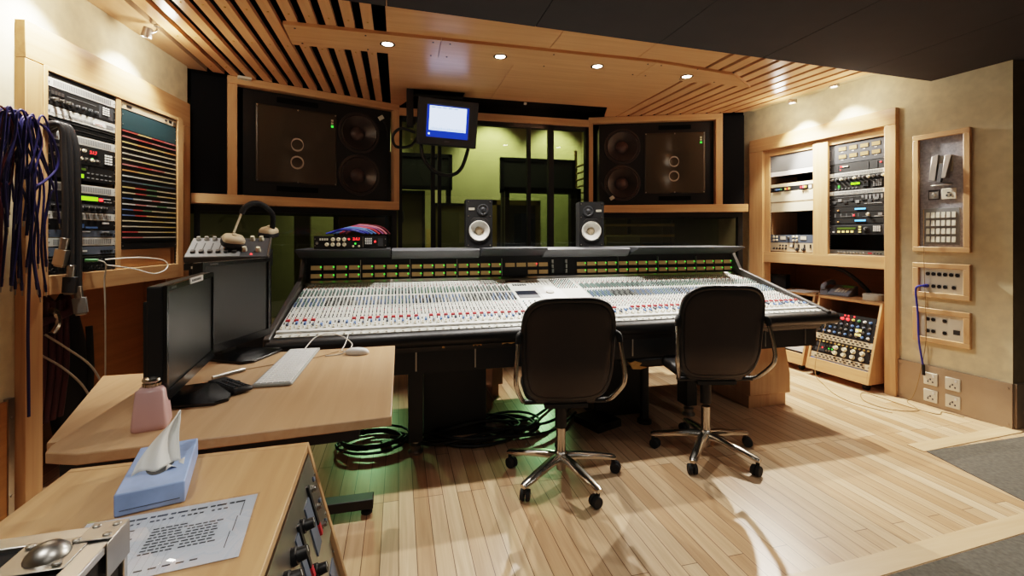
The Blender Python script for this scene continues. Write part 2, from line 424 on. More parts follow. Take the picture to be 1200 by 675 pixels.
    struct(MB().box(-4.2, 7.9, 0, 6.2, 8.0, 3.6).build('wall_live_back', 'live_green', smooth=False))
    struct(MB().box(-4.2, 4.0, 0, -4.1, 8.0, 3.6).build('wall_live_left', 'live_green', smooth=False))
    struct(MB().prism([(3.3, 7.9), (2.92, 6.1), (3.02, 6.1), (3.4, 7.9)], 'z', 0, 3.6).build('wall_live_right', 'live_green', smooth=False))
    struct(MB().box(5.0, 4.4, 0, 5.1, 7.9, 3.6).build('wall_live_far_right', 'live_green', smooth=False))
    struct(MB().box(-4.2, 5.05, 3.5, 6.2, 8.0, 3.6).build('ceiling_live_room', 'live_dark', smooth=False))
    struct(MB().box(-4.2, 4.9, 2.6, 6.2, 5.05, 3.6).build('wall_live_head', 'live_dark', smooth=False))
room()

# ================================================================ RACKS AND RACK UNITS
def unit(name, label, cat, mw, w, h, body='black', els=(), group=None, depth=.22, ears=True):
    """rack unit: front face on local y=0, x 0..w, z 0..h. els: drawn on the face, most as parts."""
    t = thing(name, label, cat, mw, group=group)
    m = MB(); m.box(.0, 0, .001, w, .006, h-.001); m.box(.015, .006, .002, w-.015, depth, h-.002, 1)
    if ears:
        for x in (.008, w-.008):
            for z in ((h*.25, h*.75) if h > .06 else (h*.5,)): m.cyl((x, 0, z), (x, -.003, z), .0035, n=6, mi=2)
    f = m.build('faceplate', [body, 'black', 'steel'], t)
    for e in els:
        k = e[0]
        if k == 'knob':
            _, x, z, r, mt = e[:5]; L = e[5] if len(e) > 5 else r*1.2
            b = MB(); b.lathe((x, 0, z), (0, -1, 0), [(r*1.1, 0), (r*1.05, L*.3), (r*.85, L*.35), (r*.75, L), (0, L)], n=12)
            b.box(x-r*.08, -L-.0006, z, x+r*.08, -L+.001, z+r*.7, 1)
            b.build('knob', [mt, 'white' if mt not in ('white', 'knob_cream', 'steel', 'alu') else 'black'], t)
        elif k == 'disp':
            _, x, z, a, b_, mt = e[:6]
            b = MB(); b.box(x-.002, -.002, z-.002, x+a+.002, 0, z+b_+.002); b.box(x, -.0026, z, x+a, -.0015, z+b_, 1)
            b.build('display', ['black', mt], t, smooth=False)
        elif k == 'digits':
            _, x, z, a, b_, mt, txt = e
            b = MB(); b.box(x, -.002, z, x+a, 0, z+b_); d = b.build('display', 'black', t, smooth=False)
            text(txt, b_*.9, mt, d, T(x+a/2, -.0022, z+b_/2) @ FACE, 'digits')
        elif k == 'led':
            _, x, z, r, mt = e
            MB().lathe((x, 0, z), (0, -1, 0), [(r, 0), (r, r*.6), (0, r)], n=8).build('indicator_light', mt, t)
        elif k == 'btn':
            _, x, z, a, b_, mt = e
            MB().box(x, -.004, z, x+a, 0, z+b_).build('button', mt, t, smooth=False)
        elif k == 'pad':
            _, x, z, a, b_, nx, nz, mt = e
            b = MB(); b.box(x-.003, -.002, z-.003, x+a+.003, 0, z+b_+.003)
            for i in range(nx):
                for j in range(nz):
                    b.box(x+a*(i+.16)/nx, -.005, z+b_*(j+.2)/nz, x+a*(i+.84)/nx, -.002, z+b_*(j+.8)/nz, 1)
            b.build('keypad', ['black', mt], t, smooth=False)
        elif k == 'slots':
            _, x, z, a, b_, nn, mt = e
            b = MB()
            for i in range(nn): b.box(x+a*(i+.22)/nn, -.0012, z, x+a*(i+.78)/nn, .0005, z+b_)
            b.build('vent_slots', mt, t, smooth=False)
        elif k == 'stripe':
            _, x, z, a, b_, mt = e
            MB().box(x, -.0015, z, x+a, 0, z+b_).build('stripe', mt, t, smooth=False)
        elif k == 'jack':
            _, x, z, r = e
            b = MB(); b.lathe((x, 0, z), (0, -1, 0), [(r, 0), (r, .004), (r*.65, .004), (r*.6, .001), (0, .001)], n=12); b.build('socket', 'rubber', t)
        elif k == 'box':
            _, x, z, a, b_, dd, mt = e
            MB().box(x, -dd, z, x+a, 0, z+b_).build('panel_block', mt, t, smooth=False)
    return t

def knobrow(x0, x1, n, z, r, mt, L=None):
    return [('knob', x0+(x1-x0)*i/max(1, n-1), z, r, mt if isinstance(mt, str) else mt[i % len(mt)]) + ((L,) if L else ()) for i in range(n)]
def lights(xs, z, r, mt): return [('led', x, z, r, mt) for x in xs]

# ---- left rack cabinet
def left_rack():
    cab = thing('rack_cabinet', 'maple rack cabinet with two bays set in the opening above the computer desk', 'rack cabinet', LR)
    w = 1.065
    def bar(n, b, mat): b.build(n, mat, cab, bevel=.002)
    bar('side_panel', MB().box(0, 0, 1.003, .022, .42, 2.143), 'maple_z')
    bar('side_panel', MB().box(1.005, 0, 1.003, w, .42, 2.143), 'maple_z')
    bar('divider', MB().box(.455, .004, 1.10, .492, .40, 2.118), 'maple_z')
    bar('top_board', MB().box(.022, 0, 2.12, 1.005, .42, 2.143), 'maple_x')
    bar('bottom_rail', MB().box(.022, -.004, 1.003, 1.005, .42, 1.10), 'maple_x')
    bar('back_panel', MB().box(.022, .40, 1.10, 1.005, .42, 2.12), 'black')
    for x in (.022, .449, .492, .997):
        m = MB(); m.box(x, .012, 1.10, x+.007, .02, 2.118)
        for k in range(46): m.box(x+.0015, .0115, 1.108+k*.0222, x+.0055, .013, 1.116+k*.0222, 1)
        m.build('rack_rail', ['black', 'steel'], cab, smooth=False)
    def u(name, label, z0, z1, body, els=(), cat='rack unit', group=None, x=.026, wd=.426):
        return unit(name, label, cat, LR @ T(x, .008, z0), wd, z1-z0, body, els, group)
    W = .426
    def vent(z0, z1, lab, extra=()):
        h = z1-z0
        u('vent_panel', lab, z0, z1, 'vent', [('slots', .03, h*.2, W-.06, h*.6, 34, 'grey')] + list(extra), 'vent panel')
    vent(2.05, 2.095, 'pale slotted vent panel topmost in the left bay of the left rack')
    u('effects_unit', 'black effects unit with plugs at its left end, below the topmost vent panel', 1.958, 2.046, 'black',
      [('pad', .33, .03, .05, .048, 3, 4, 'white'), ('box', .31, .012, .1, .07, .001, 'dark_grey'), ('pad', .015, .05, .075, .028, 4, 1, 'steel')] +
      knobrow(.03, .10, 3, .03, .009, 'steel', .03) + knobrow(.13, .29, 5, .030, .010, 'dark_grey') + [('stripe', .11, .066, .18, .002, 'grey')])
    u('interface_unit', 'white-grey slim unit with stuck-on paper labels beneath the plugged effects unit', 1.903, 1.955, 'vent',
      [('slots', .10, .012, .2, .012, 30, 'grey'), ('box', .02, .018, .08, .02, .001, 'white'), ('box', .27, .014, .08, .026, .0015, 'white'), ('box', .28, .02, .05, .003, .002, 'red'), ('box', .36, .014, .05, .02, .001, 'grey')])
    u('tray', 'black open shelf tray with thin silver edges in the left rack', 1.842, 1.900, 'void', [('stripe', 0, .045, W, .003, 'steel'), ('stripe', 0, .018, W, .003, 'steel')], 'tray')
    vent(1.79, 1.836, 'pale vent panel above the effects unit with red digits')
    u('effects_unit', 'black effects unit with red digits and pale knobs in the left rack ', 1.686, 1.786, 'black',
      [('digits', .235, .06, .07, .026, 'led_red', '2.1.7'), ('led', .265, .04, .004, 'led_green'), ('pad', .345, .02, .055, .06, 3, 4, 'white'), ('pad', .02, .066, .06, .02, 4, 1, 'steel')] +
      knobrow(.10, .21, 4, .075, .009, 'knob_cream') + knobrow(.04, .30, 8, .03, .009, ['knob_cream', 'steel']))
    u('delay_unit', 'tall black delay unit with a small lit green window in the left rack', 1.598, 1.682, 'black',
      [('disp', .155, .014, .052, .02, 'lcd_green'), ('disp', .17, .056, .05, .012, 'lcd_dim')] + [('btn', .23+i*.03, .016+j*.026, .012, .006, 'grey') for i in range(6) for j in range(2)])
    vent(1.53, 1.577, 'pale vent panel below the delay unit with the small green window')
    u('synth_module', 'black module with a wide bright green display and red button in the left rack', 1.476, 1.527, 'black',
      [('disp', .16, .016, .14, .022, 'lcd_green'), ('btn', .31, .018, .022, .014, 'led_red'), ('stripe', .34, .03, .05, .004, 'white')] + [('btn', .345+i*.02, .012, .01, .006, 'grey') for i in range(3)])
    u('preamp_unit', 'black unit with a row of large black knobs under the wide green display', 1.427, 1.473, 'dark_grey', knobrow(.14, .34, 6, .023, .014, 'black', .02) + knobrow(.03, .10, 3, .023, .011, 'black', .018) + [('led', .36, .023, .004, 'led_red')])
    vent(1.384, 1.425, 'pale vent panel between the black knob row and the blue striped unit')
    u('converter_unit', 'black unit with bright blue blocks across its face in the left rack', 1.335, 1.382, 'black',
      [('box', .14, .006, .07, .022, .002, 'blue'), ('box', .22, .004, .08, .01, .002, 'blue'), ('box', .33, .03, .05, .01, .001, 'white'), ('box', .10, .012, .03, .02, .001, 'led_blue')])
    u('compressor_unit', 'blue-grey compressor with small black buttons, upper of the two alike', 1.291, 1.332, 'bluegrey', [('btn', .32+i*.022, .008, .015, .013, 'black') for i in range(4)] + [('stripe', .16, .028, .09, .004, 'white'), ('stripe', .33, .028, .05, .003, 'white')])
    vent(1.243, 1.289, 'pale vent panel between the two blue-grey compressors')
    u('compressor_unit', 'blue-grey compressor with small black buttons and green light, lower of the two alike', 1.194, 1.240, 'bluegrey', [('btn', .32+i*.022, .010, .015, .013, 'black') for i in range(4)] + [('stripe', .18, .018, .05, .008, 'white'), ('led', .055, .012, .004, 'led_green')])
    els = [('stripe', 0, .078, W, .005, 'steel')]
    for j in range(2):
        for i in range(12): els.append(('jack', .03+i*.034, .02+j*.036, .0125))
    u('socket_panel', 'black panel with two rows of round sockets at the bottom of the left bay', 1.103, 1.188, 'black', els, 'socket panel')
    u('blank_panel', 'black blank strip right under the top board of the left bay', 2.098, 2.118, 'black', (), 'blank panel')
    # right bay: patch bays
    X = .50; WD = .496
    unit('power_unit', 'slim beige power unit with rotary switches topmost in the patch bay column', 'rack unit', LR @ T(X, .008, 2.068), WD, .043, 'vent_beige',
         [('box', .04, .014, .04, .016, .002, 'black'), ('box', .42, .014, .03, .018, .002, 'black'), ('knob', .39, .022, .008, 'black'), ('box', .46, .01, .03, .02, .006, 'steel')])
    unit('blank_panel', 'wide dark teal blank panel above the patch bays', 'blank panel', LR @ T(X, .008, 1.945), WD, .118, 'teal_panel')
    rows = [('orange-red and yellow', ['red', 'yellow', 'red', 'pink']), ('pink-red', ['pink', 'red', 'pink', 'pink']), ('orange', ['yellow', 'orange', 'yellow', 'orange']), ('cream', ['cream']),
            ('pale green-white', ['offwhite', 'white', 'offwhite']), ('straw yellow', ['cream', 'yellow', 'cream']), ('deep pink', ['pink', 'red', 'pink', 'cream']), ('golden orange', ['orange', 'yellow', 'cream', 'cream']),
            ('plain white', ['white', 'cream']), ('blue-grey', ['bluegrey', 'teal', 'bluegrey']), ('yellow, red and green', ['yellow', 'red', 'green', 'cream', 'cream']), ('tan, red and green', ['cream', 'red', 'green', 'cream', 'yellow']),
            ('blue-tipped white', ['blue', 'white', 'white', 'pink', 'white', 'offwhite']), ('white with a pink mark', ['white', 'pink', 'white', 'green', 'white']), ('blue, red and green', ['blue', 'red', 'green', 'cream', 'cream', 'yellow']),
            ('blue, red and yellow', ['blue', 'red', 'yellow', 'cream', 'yellow']), ('tan cream', ['cream', 'cream', 'yellow', 'cream']), ('pale tan', ['offwhite', 'cream', 'cream', 'yellow']),
            ('red and cream', ['red', 'cream', 'cream', 'yellow']), ('red and white', ['pink', 'offwhite', 'offwhite'])]
    ords = 'first second third fourth fifth sixth seventh eighth ninth tenth eleventh twelfth thirteenth fourteenth fifteenth sixteenth seventeenth eighteenth nineteenth twentieth'.split()
    for k, (nm, cs) in enumerate(rows):
        z = 1.938 - (k+1)*.0341 + .003
        t = thing('patch_bay', 'black patch bay with %s strip, %s from the top' % (nm, ords[k]), 'patch bay', LR @ T(X, .008, z), group='patch bays in the left rack')
        m = MB(); m.box(0, 0, .0005, WD, .12, .0336)
        for j in range(2):
            for i in range(48): m.add([(.012+i*.0099, -.0008, .004+j*.010), (.018+i*.0099, -.0008, .004+j*.010), (.018+i*.0099, -.0008, .009+j*.010), (.012+i*.0099, -.0008, .009+j*.010)], [(0, 1, 2, 3)], 1)
        m.build('faceplate', ['black', 'console_edge'], t, smooth=False)
        m = MB(); n = len(cs); cs = ['tape_'+c for c in cs]; pal = sorted(set(cs))
        for i, c in enumerate(cs): m.box(.006+(WD-.012)*i/n, -.005, .0255, .006+(WD-.012)*(i+1)/n, 0, .0315, pal.index(c))
        m.build('label_strip', pal, t, smooth=False)
    unit('blank_panel', 'black blank strip below the lowest patch bay', 'blank panel', LR @ T(X, .008, 1.217), WD, .040, 'black')
    unit('blank_panel', 'plain wooden blank panel at the bottom of the patch bay column', 'blank panel', LR @ T(X+.004, .03, 1.102), WD-.03, .113, 'maple_x', ears=False)
left_rack()

# ---- right rack cabinet
def right_rack():
    cab = thing('rack_cabinet', 'maple rack cabinet with two bays set in the right wall opening', 'rack cabinet', RR)
    def bar(n, b, mat): b.build(n, mat, cab, bevel=.002)
    bar('side_panel', MB().box(-1.25, 0, 1.02, -1.185, .42, 2.20), 'maple_z')
    bar('side_panel', MB().box(-.083, 0, 1.02, -.06, .42, 2.20), 'maple_z')
    bar('divider', MB().box(-.705, -.012, 1.125, -.563, .03, 2.17), 'maple_z')
    bar('top_board', MB().box(-1.185, 0, 2.13, -.083, .42, 2.20), 'maple_x')
    bar('bottom_rail', MB().box(-1.25, -.012, 1.02, -.06, .42, 1.128), 'maple_x')
    bar('back_panel', MB().box(-1.2, .40, 1.12, -.083, .42, 2.15), 'black')
    for x in (-1.184, -.712, -.563, -.09):
        m = MB(); m.box(x, .014, 1.13, x+.007, .02, 2.13)
        for k in range(45): m.box(x+.0015, .0135, 1.138+k*.0222, x+.0055, .015, 1.146+k*.0222, 1)
        m.build('rack_rail', ['black', 'steel'], cab, smooth=False)
    def uL(name, label, z0, z1, body, els=(), cat='blank panel'): return unit(name, label, cat, RR @ T(-1.18, .008, z0), .474, z1-z0, body, els)
    def uR(name, label, z0, z1, body, els=(), cat='rack unit'): return unit(name, label, cat, RR @ T(-.560, .008, z0), .474, z1-z0, body, els)
    W = .474
    uL('blank_panel', 'grey blank panel topmost in the narrow left bay of the right rack', 1.962, 2.127, 'grey')
    uL('blank_panel', 'thin white shelf edge below the grey blank panel', 1.912, 1.960, 'white')
    uL('blank_panel', 'thin cream strip above the plugged connector row', 1.798, 1.832, 'cream')
    uL('connector_panel', 'black connector row with short coloured plugs between the cream blanks', 1.752, 1.796, 'black',
       [('box', .05+i*.022, .012, .014, .018, .012, c) for i, c in enumerate(['bluegrey', 'blue', 'blue', 'green'])] + [('box', .17+i*.02, .012, .014, .02, .012, c) for i, c in enumerate(['yellow', 'red', 'yellow'])] +
       [('box', .34+i*.022, .012, .015, .022, .014, c) for i, c in enumerate(['red', 'pink', 'yellow'])] + [('box', .42, .006, .03, .03, .004, 'white')], 'connector panel')
    uL('blank_panel', 'cream blank panel directly under the plugged connector row', 1.648, 1.750, 'cream')
    uL('blank_panel', 'cream blank panel with a bowed upper edge, lowest of the cream panels', 1.542, 1.646, 'cream', [('stripe', .0, .098, W, .003, 'brown_plain')])
    def comp(x): return [('knob', x+dx, z, .011, 'knob_cream') for dx in (.02, .055) for z in (.025, .058)] + [('disp', x+.095, .03, .06, .036, 'offwhite')]
    uL('compressor_unit', 'blue-grey compressor with two meters and pale knobs in the right rack', 1.228, 1.308, 'bluegrey', comp(.02) + comp(.24) + [('knob', .205, .05, .013, 'steel')], 'rack unit')
    uL('equaliser_unit', 'beige equaliser with black knobs at the bottom of the right rack', 1.137, 1.226, 'vent_beige',
       [('knob', .04+i*.034, .03, .010, 'black') for i in range(5)] + [('knob', .11+i*.034, .062, .008, 'black') for i in range(3)] + [('box', .22, .05, .03, .012, .003, 'white'), ('knob', .30, .025, .017, 'black'), ('knob', .37, .025, .017, 'black')] + [('box', .25+i*.06, .04, .014, .036, .003, 'black') for i in range(4)], 'rack unit')
    els = []
    for j in range(2):
        for i in range(4): els += [('disp', .085+i*.092, .045+j*.07, .064, .032, 'meter'), ('stripe', .105+i*.092, .03+j*.07, .02, .004, 'white')]
    uR('meter_panel', 'dark panel with eight amber meters topmost in the right rack', 1.948, 2.122, 'dark_grey', els, 'meter panel')
    uR('effects_unit', 'black unit with a short red and white light bar below the amber meters', 1.867, 1.945, 'black', [('btn', .10, .046, .018, .012, 'led_red'), ('btn', .118, .046, .05, .010, 'offwhite'), ('led', .10, .024, .004, 'led_red'), ('box', .33, .008, .005, .06, .002, 'dark_grey'), ('box', .40, .008, .005, .06, .002, 'dark_grey'), ('led', .43, .05, .006, 'led_red')] + [('box', .03+i*.02, .01, .005, .055, .002, 'dark_grey') for i in range(3)])
    def vent(z0, z1, lab):
        h = z1-z0
        uR('vent_panel', lab, z0, z1, 'vent', [('slots', .03, h*.2, W-.06, h*.25, 40, 'grey'), ('slots', .03, h*.55, W-.06, h*.25, 40, 'grey')], 'vent panel')
    vent(1.829, 1.865, 'pale slotted vent panel, upper of two in the right rack')
    uR('preamp_unit', 'black unit with a row of silver knobs just below the upper vent panel', 1.785, 1.827, 'black', knobrow(.03, .45, 12, .021, .011, ['steel', 'dark_grey', 'knob_cream'], .02))
    uR('reverb_unit', 'black reverb with lit green window and two pale button blocks in the right rack', 1.703, 1.782, 'black',
       [('disp', .19, .045, .075, .018, 'lcd_green'), ('disp', .08, .03, .012, .018, 'led_green'), ('pad', .29, .02, .045, .05, 4, 4, 'dark_grey'), ('pad', .37, .015, .07, .056, 4, 5, 'grey')] + [('btn', .05+i*.03, .014, .012, .006, 'grey') for i in range(7)])
    vent(1.664, 1.701, 'pale slotted vent panel, lower of two in the right rack')
    els = [('box', .03+i*.05, .03+(i % 2)*.02, .03, .022, .003, ['dark_grey', 'grey', 'black'][i % 3]) for i in range(9)] + [('box', .28+i*.03, .06, .016, .034, .003, 'grey') for i in range(6)] + [('stripe', .02, .052, .42, .002, 'grey'), ('stripe', .02, .086, .42, .002, 'grey'), ('stripe', .3, .02, .14, .002, 'white')]
    uR('routing_unit', 'tall dark unit with many small grey switches below the lower vent panel', 1.556, 1.660, 'black', els)
    blue = [('btn', .225+i*.015, .020, .011, .012, 'led_blue') for i in range(6)]
    uR('preamp_unit', 'black unit with six bright blue lights, upper of the two alike', 1.507, 1.554, 'black', blue + [('led', .08, .018, .007, 'orange')])
    uR('gate_unit', 'black unit with a red light and one pale knob between the blue-lit units', 1.455, 1.505, 'black', [('led', .215, .024, .007, 'led_red'), ('knob', .33, .028, .012, 'knob_cream'), ('box', .41, .016, .03, .022, .003, 'grey'), ('box', .11, .014, .08, .003, .001, 'grey'), ('box', .285, .008, .09, .003, .001, 'grey'), ('stripe', .38, .008, .07, .003, 'white')] + [('box', .05+i*.05, .012, .004, .03, .001, 'grey') for i in range(5)])
    uR('preamp_unit', 'black unit with six bright blue lights, lower of the two alike', 1.405, 1.453, 'black', blue + [('led', .08, .018, .007, 'orange')])
    uR('synth_module', 'black synthesiser module with green display, yellow buttons and white keypad', 1.308, 1.398, 'dark_grey',
       [('box', .05, .010, .36, .068, .001, 'black'), ('disp', .07, .048, .16, .016, 'lcd_dim'), ('pad', .37, .026, .06, .05, 4, 4, 'white'), ('knob', .315, .044, .022, 'black')] + [('btn', .075+i*.038, .018, .022, .018, 'btn_yellow') for i in range(4)] + [('btn', .255, .018+i*.022, .02, .012, 'btn_yellow') for i in range(3)] + [('btn', .03, .018, .016, .012, 'white')])
    uR('mixer_unit', 'slim silver unit with a row of small knobs at the bottom right bay', 1.130, 1.172, 'alu', knobrow(.08, .29, 9, .018, .008, 'steel', .012) + [('box', .33, .012, .03, .012, .002, 'red')] + knobrow(.38, .43, 3, .018, .006, 'black'))
right_rack()

# ---- three low leaning racks
LEAN = 14.5
def lean_rack(mw, label, w, hw=.73, depth=.55, zb=.06):
    t = thing('rolling_rack', label, 'rolling rack', mw)
    th = math.tan(R(LEAN)); s = .02
    side = [(0, zb), (depth, zb), (depth, hw), ((hw-zb)*th, hw)]
    for x0, x1 in ((0, s), (w-s, w)):
        MB().prism(side, 'x', x0, x1).build('side_panel', 'maple_z', t, bevel=.002)
    MB().box(s, (hw-zb)*th, hw-.022, w-s, depth, hw).build('top_board', 'maple_x', t, bevel=.002)
    MB().box(s, .02, zb, w-s, depth, zb+.02).build('bottom_board', 'maple_x', t)
    MB().prism([(0, zb), (.02, zb), (.02+.10*th, zb+.10), (.10*th, zb+.10)], 'x', s, w-s).build('bottom_rail', 'maple_x', t)
    MB().box(s, depth-.012, zb+.02, w-s, depth, hw-.022).build('back_panel', 'brown_x', t)
    for x in (.06, w-.06):
        for y in (.07, depth-.07):
            m = MB(); m.cyl((x-.016, y, .028), (x+.016, y, .028), .028, n=14); m.box(x-.02, y-.02, .05, x+.02, y+.02, zb)
            m.build('caster', 'rubber', t)
    return t
def on_lean(mw, v, y=.012):      # frame on the leaning face at slope distance v from the bottom edge
    return mw @ T(.021, y, .06) @ Matrix.Rotation(R(-LEAN), 4, 'X') @ T(0, 0, v)
RA = frame(3.722, 3.495, -86); WA = .565
RB = frame(3.690, 4.10, -86); WB = .565
lean_rack(RA, 'leaning maple rack on casters with coloured knobs, standing nearest the sockets', WA)
lean_rack(RB, 'leaning maple rack half hidden by the console end, beneath the black box', WB)
def lu(mw, w, name, label, v0, v1, body, els=(), cat='rack unit', y=.012):
    return unit(name, label, cat, on_lean(mw, v0, y), w-.042, v1-v0, body, els, depth=.12)
W = WA-.042
els = []
for j, mats in enumerate((['steel', 'blue', 'white', 'blue', 'grey', 'blue', 'steel'], ['white', 'steel', 'blue', 'bluegrey', 'steel', 'grey', 'blue'], ['blue', 'bluegrey', 'steel', 'white', 'bluegrey', 'steel', 'blue'])):
    els += knobrow(.04, W-.05, 10, .03+j*.042, .010, mats, .016)
els += knobrow(.04, W-.05, 10, .165, .011, ['yellow', 'green', 'white', 'blue', 'led_red', 'led_red', 'yellow', 'green', 'white', 'blue'], .016)
els += [('disp', .36, .035, .05, .022, 'btn_yellow'), ('disp', .36, .075, .05, .022, 'btn_yellow')] + lights([.25, .28, .33], .195, .006, 'led_red')
lu(RA, W+.042, 'equaliser_unit', 'tall black unit with rows of red, blue and yellow knobs in the leaning rack', .345, .555, 'black', els)
SL = lambda h: [('slots', .03, h*.2, W-.06, h*.22, 12, 'black'), ('slots', .05, h*.58, W-.1, h*.22, 11, 'black')]
lu(RA, W+.042, 'vent_panel', 'beige slotted vent panel under the coloured knob unit', .293, .343, 'vent_beige', SL(.05), 'vent panel')
els = knobrow(.03, W-.03, 14, .108, .0075, ['gold', 'gold', 'yellow', 'gold'], .012) + knobrow(.22, .45, 4, .075, .019, 'knob_cream', .02) + knobrow(.22, .45, 4, .028, .019, 'knob_cream', .02)
els += [('box', .03, .058, .09, .03, .002, 'dark_grey'), ('box', .03, .016, .09, .03, .002, 'dark_grey')] + knobrow(.14, .19, 3, .03, .007, 'steel') + knobrow(.14, .19, 3, .075, .007, 'steel') + lights([.16, .19], .052, .005, 'led_green') + lights([.10], .05, .005, 'led_red')
lu(RA, W+.042, 'compressor_unit', 'black unit with eight large cream knobs and a gold knob row', .165, .291, 'black', els)
lu(RA, W+.042, 'vent_panel', 'beige slotted vent panel under the eight cream knobs', .115, .163, 'vent_beige', SL(.048), 'vent panel')
lu(RA, W+.042, 'power_unit', 'blue-grey unit with red lights at the bottom of the leaning rack', .055+.045, .113, 'bluegrey', [('box', .01, .001, .03, .01, .002, 'blue')])
lu(RA, W+.042, 'blank_panel', 'grey unit with pink-red lights lowest in the nearer leaning rack', .04, .098, 'grey', [('box', .0, .005, .035, .045, .002, 'blue'), ('box', W-.03, .005, .03, .04, .002, 'blue'), ('led', .34, .044, .007, 'led_red')] + lights([.13, .15, .17, .19], .03, .005, 'pink'))
lu(RB, WB, 'vent_panel', 'beige slotted vent panel above the console corner in the half hidden rack', .55, .62, 'vent_beige', SL(.07), 'vent panel')
lu(RB, WB, 'preamp_unit', 'black unit with pale knobs seen under the console corner', .33, .41, 'dark_grey', knobrow(.03, W-.03, 10, .04, .014, 'knob_cream', .018))
lu(RB, WB, 'equaliser_unit', 'dark unit behind the console corner in the half hidden rack', .42, .545, 'black', knobrow(.03, W-.03, 10, .06, .012, 'steel', .018))
lu(RB, WB, 'blank_panel', 'pale grey blank unit low in the half hidden rack', .12, .25, 'vent', [('led', W-.03, .1, .004, 'led_red'), ('box', .06, .04, .1, .05, .002, 'offwhite')])

RC = frame(-.050, .797, 91.8); WC = .565
lean_rack(RC, 'low maple rack in the foreground carrying the tissue box', WC, depth=.71)
W = WC-.042
def vumod(x, red): return [('box', x, .03, .05, .105, .002, 'bluegrey'), ('disp', x+.008, .085, .034, .036, 'black'), ('box', x+.052, .06, .012, .07, .004, 'black'), ('box', x+.052, .04, .012, .018, .005, 'red')]
els = []
for j, z in enumerate((.50, .38, .26, .14)): pass
lu(RC, WC, 'equaliser_unit', 'grey steel unit with large black knobs and red-tipped switches in the foreground rack', .44, .668, 'steel',
   [('knob', .06, .10, .020, 'black', .03), ('knob', .13, .16, .017, 'black', .03), ('knob', .13, .06, .017, 'black', .03), ('knob', .20, .16, .017, 'black', .03), ('knob', .20, .06, .017, 'black', .03), ('knob', .30, .16, .015, 'black', .028), ('knob', .30, .05, .015, 'black', .028)] +
   [('box', .235, .03, .03, .14, .003, 'bluegrey'), ('box', .268, .08, .014, .10, .006, 'black'), ('box', .268, .055, .014, .024, .007, 'red'), ('box', .35, .05, .055, .12, .003, 'bluegrey'), ('disp', .36, .09, .036, .07, 'black'), ('box', .41, .09, .014, .10, .006, 'black'), ('box', .41, .062, .014, .026, .007, 'red')] +
   [('knob', .46, .06+i*.05, .009, 'steel') for i in range(3)] + [('led', .49, .05+i*.06, .007, 'bluegrey') for i in range(3)], y=.003)
lu(RC, WC, 'equaliser_unit', 'lower grey steel unit with black knobs in the foreground rack', .235, .435, 'steel', knobrow(.06, .40, 6, .13, .017, 'black', .03) + knobrow(.06, .40, 6, .05, .017, 'black', .03) + [('box', .43, .03, .06, .12, .003, 'bluegrey')])
lu(RC, WC, 'compressor_unit', 'blue-grey unit at the foot of the foreground rack', .06, .23, 'bluegrey', knobrow(.06, .45, 6, .05, .012, 'black'))

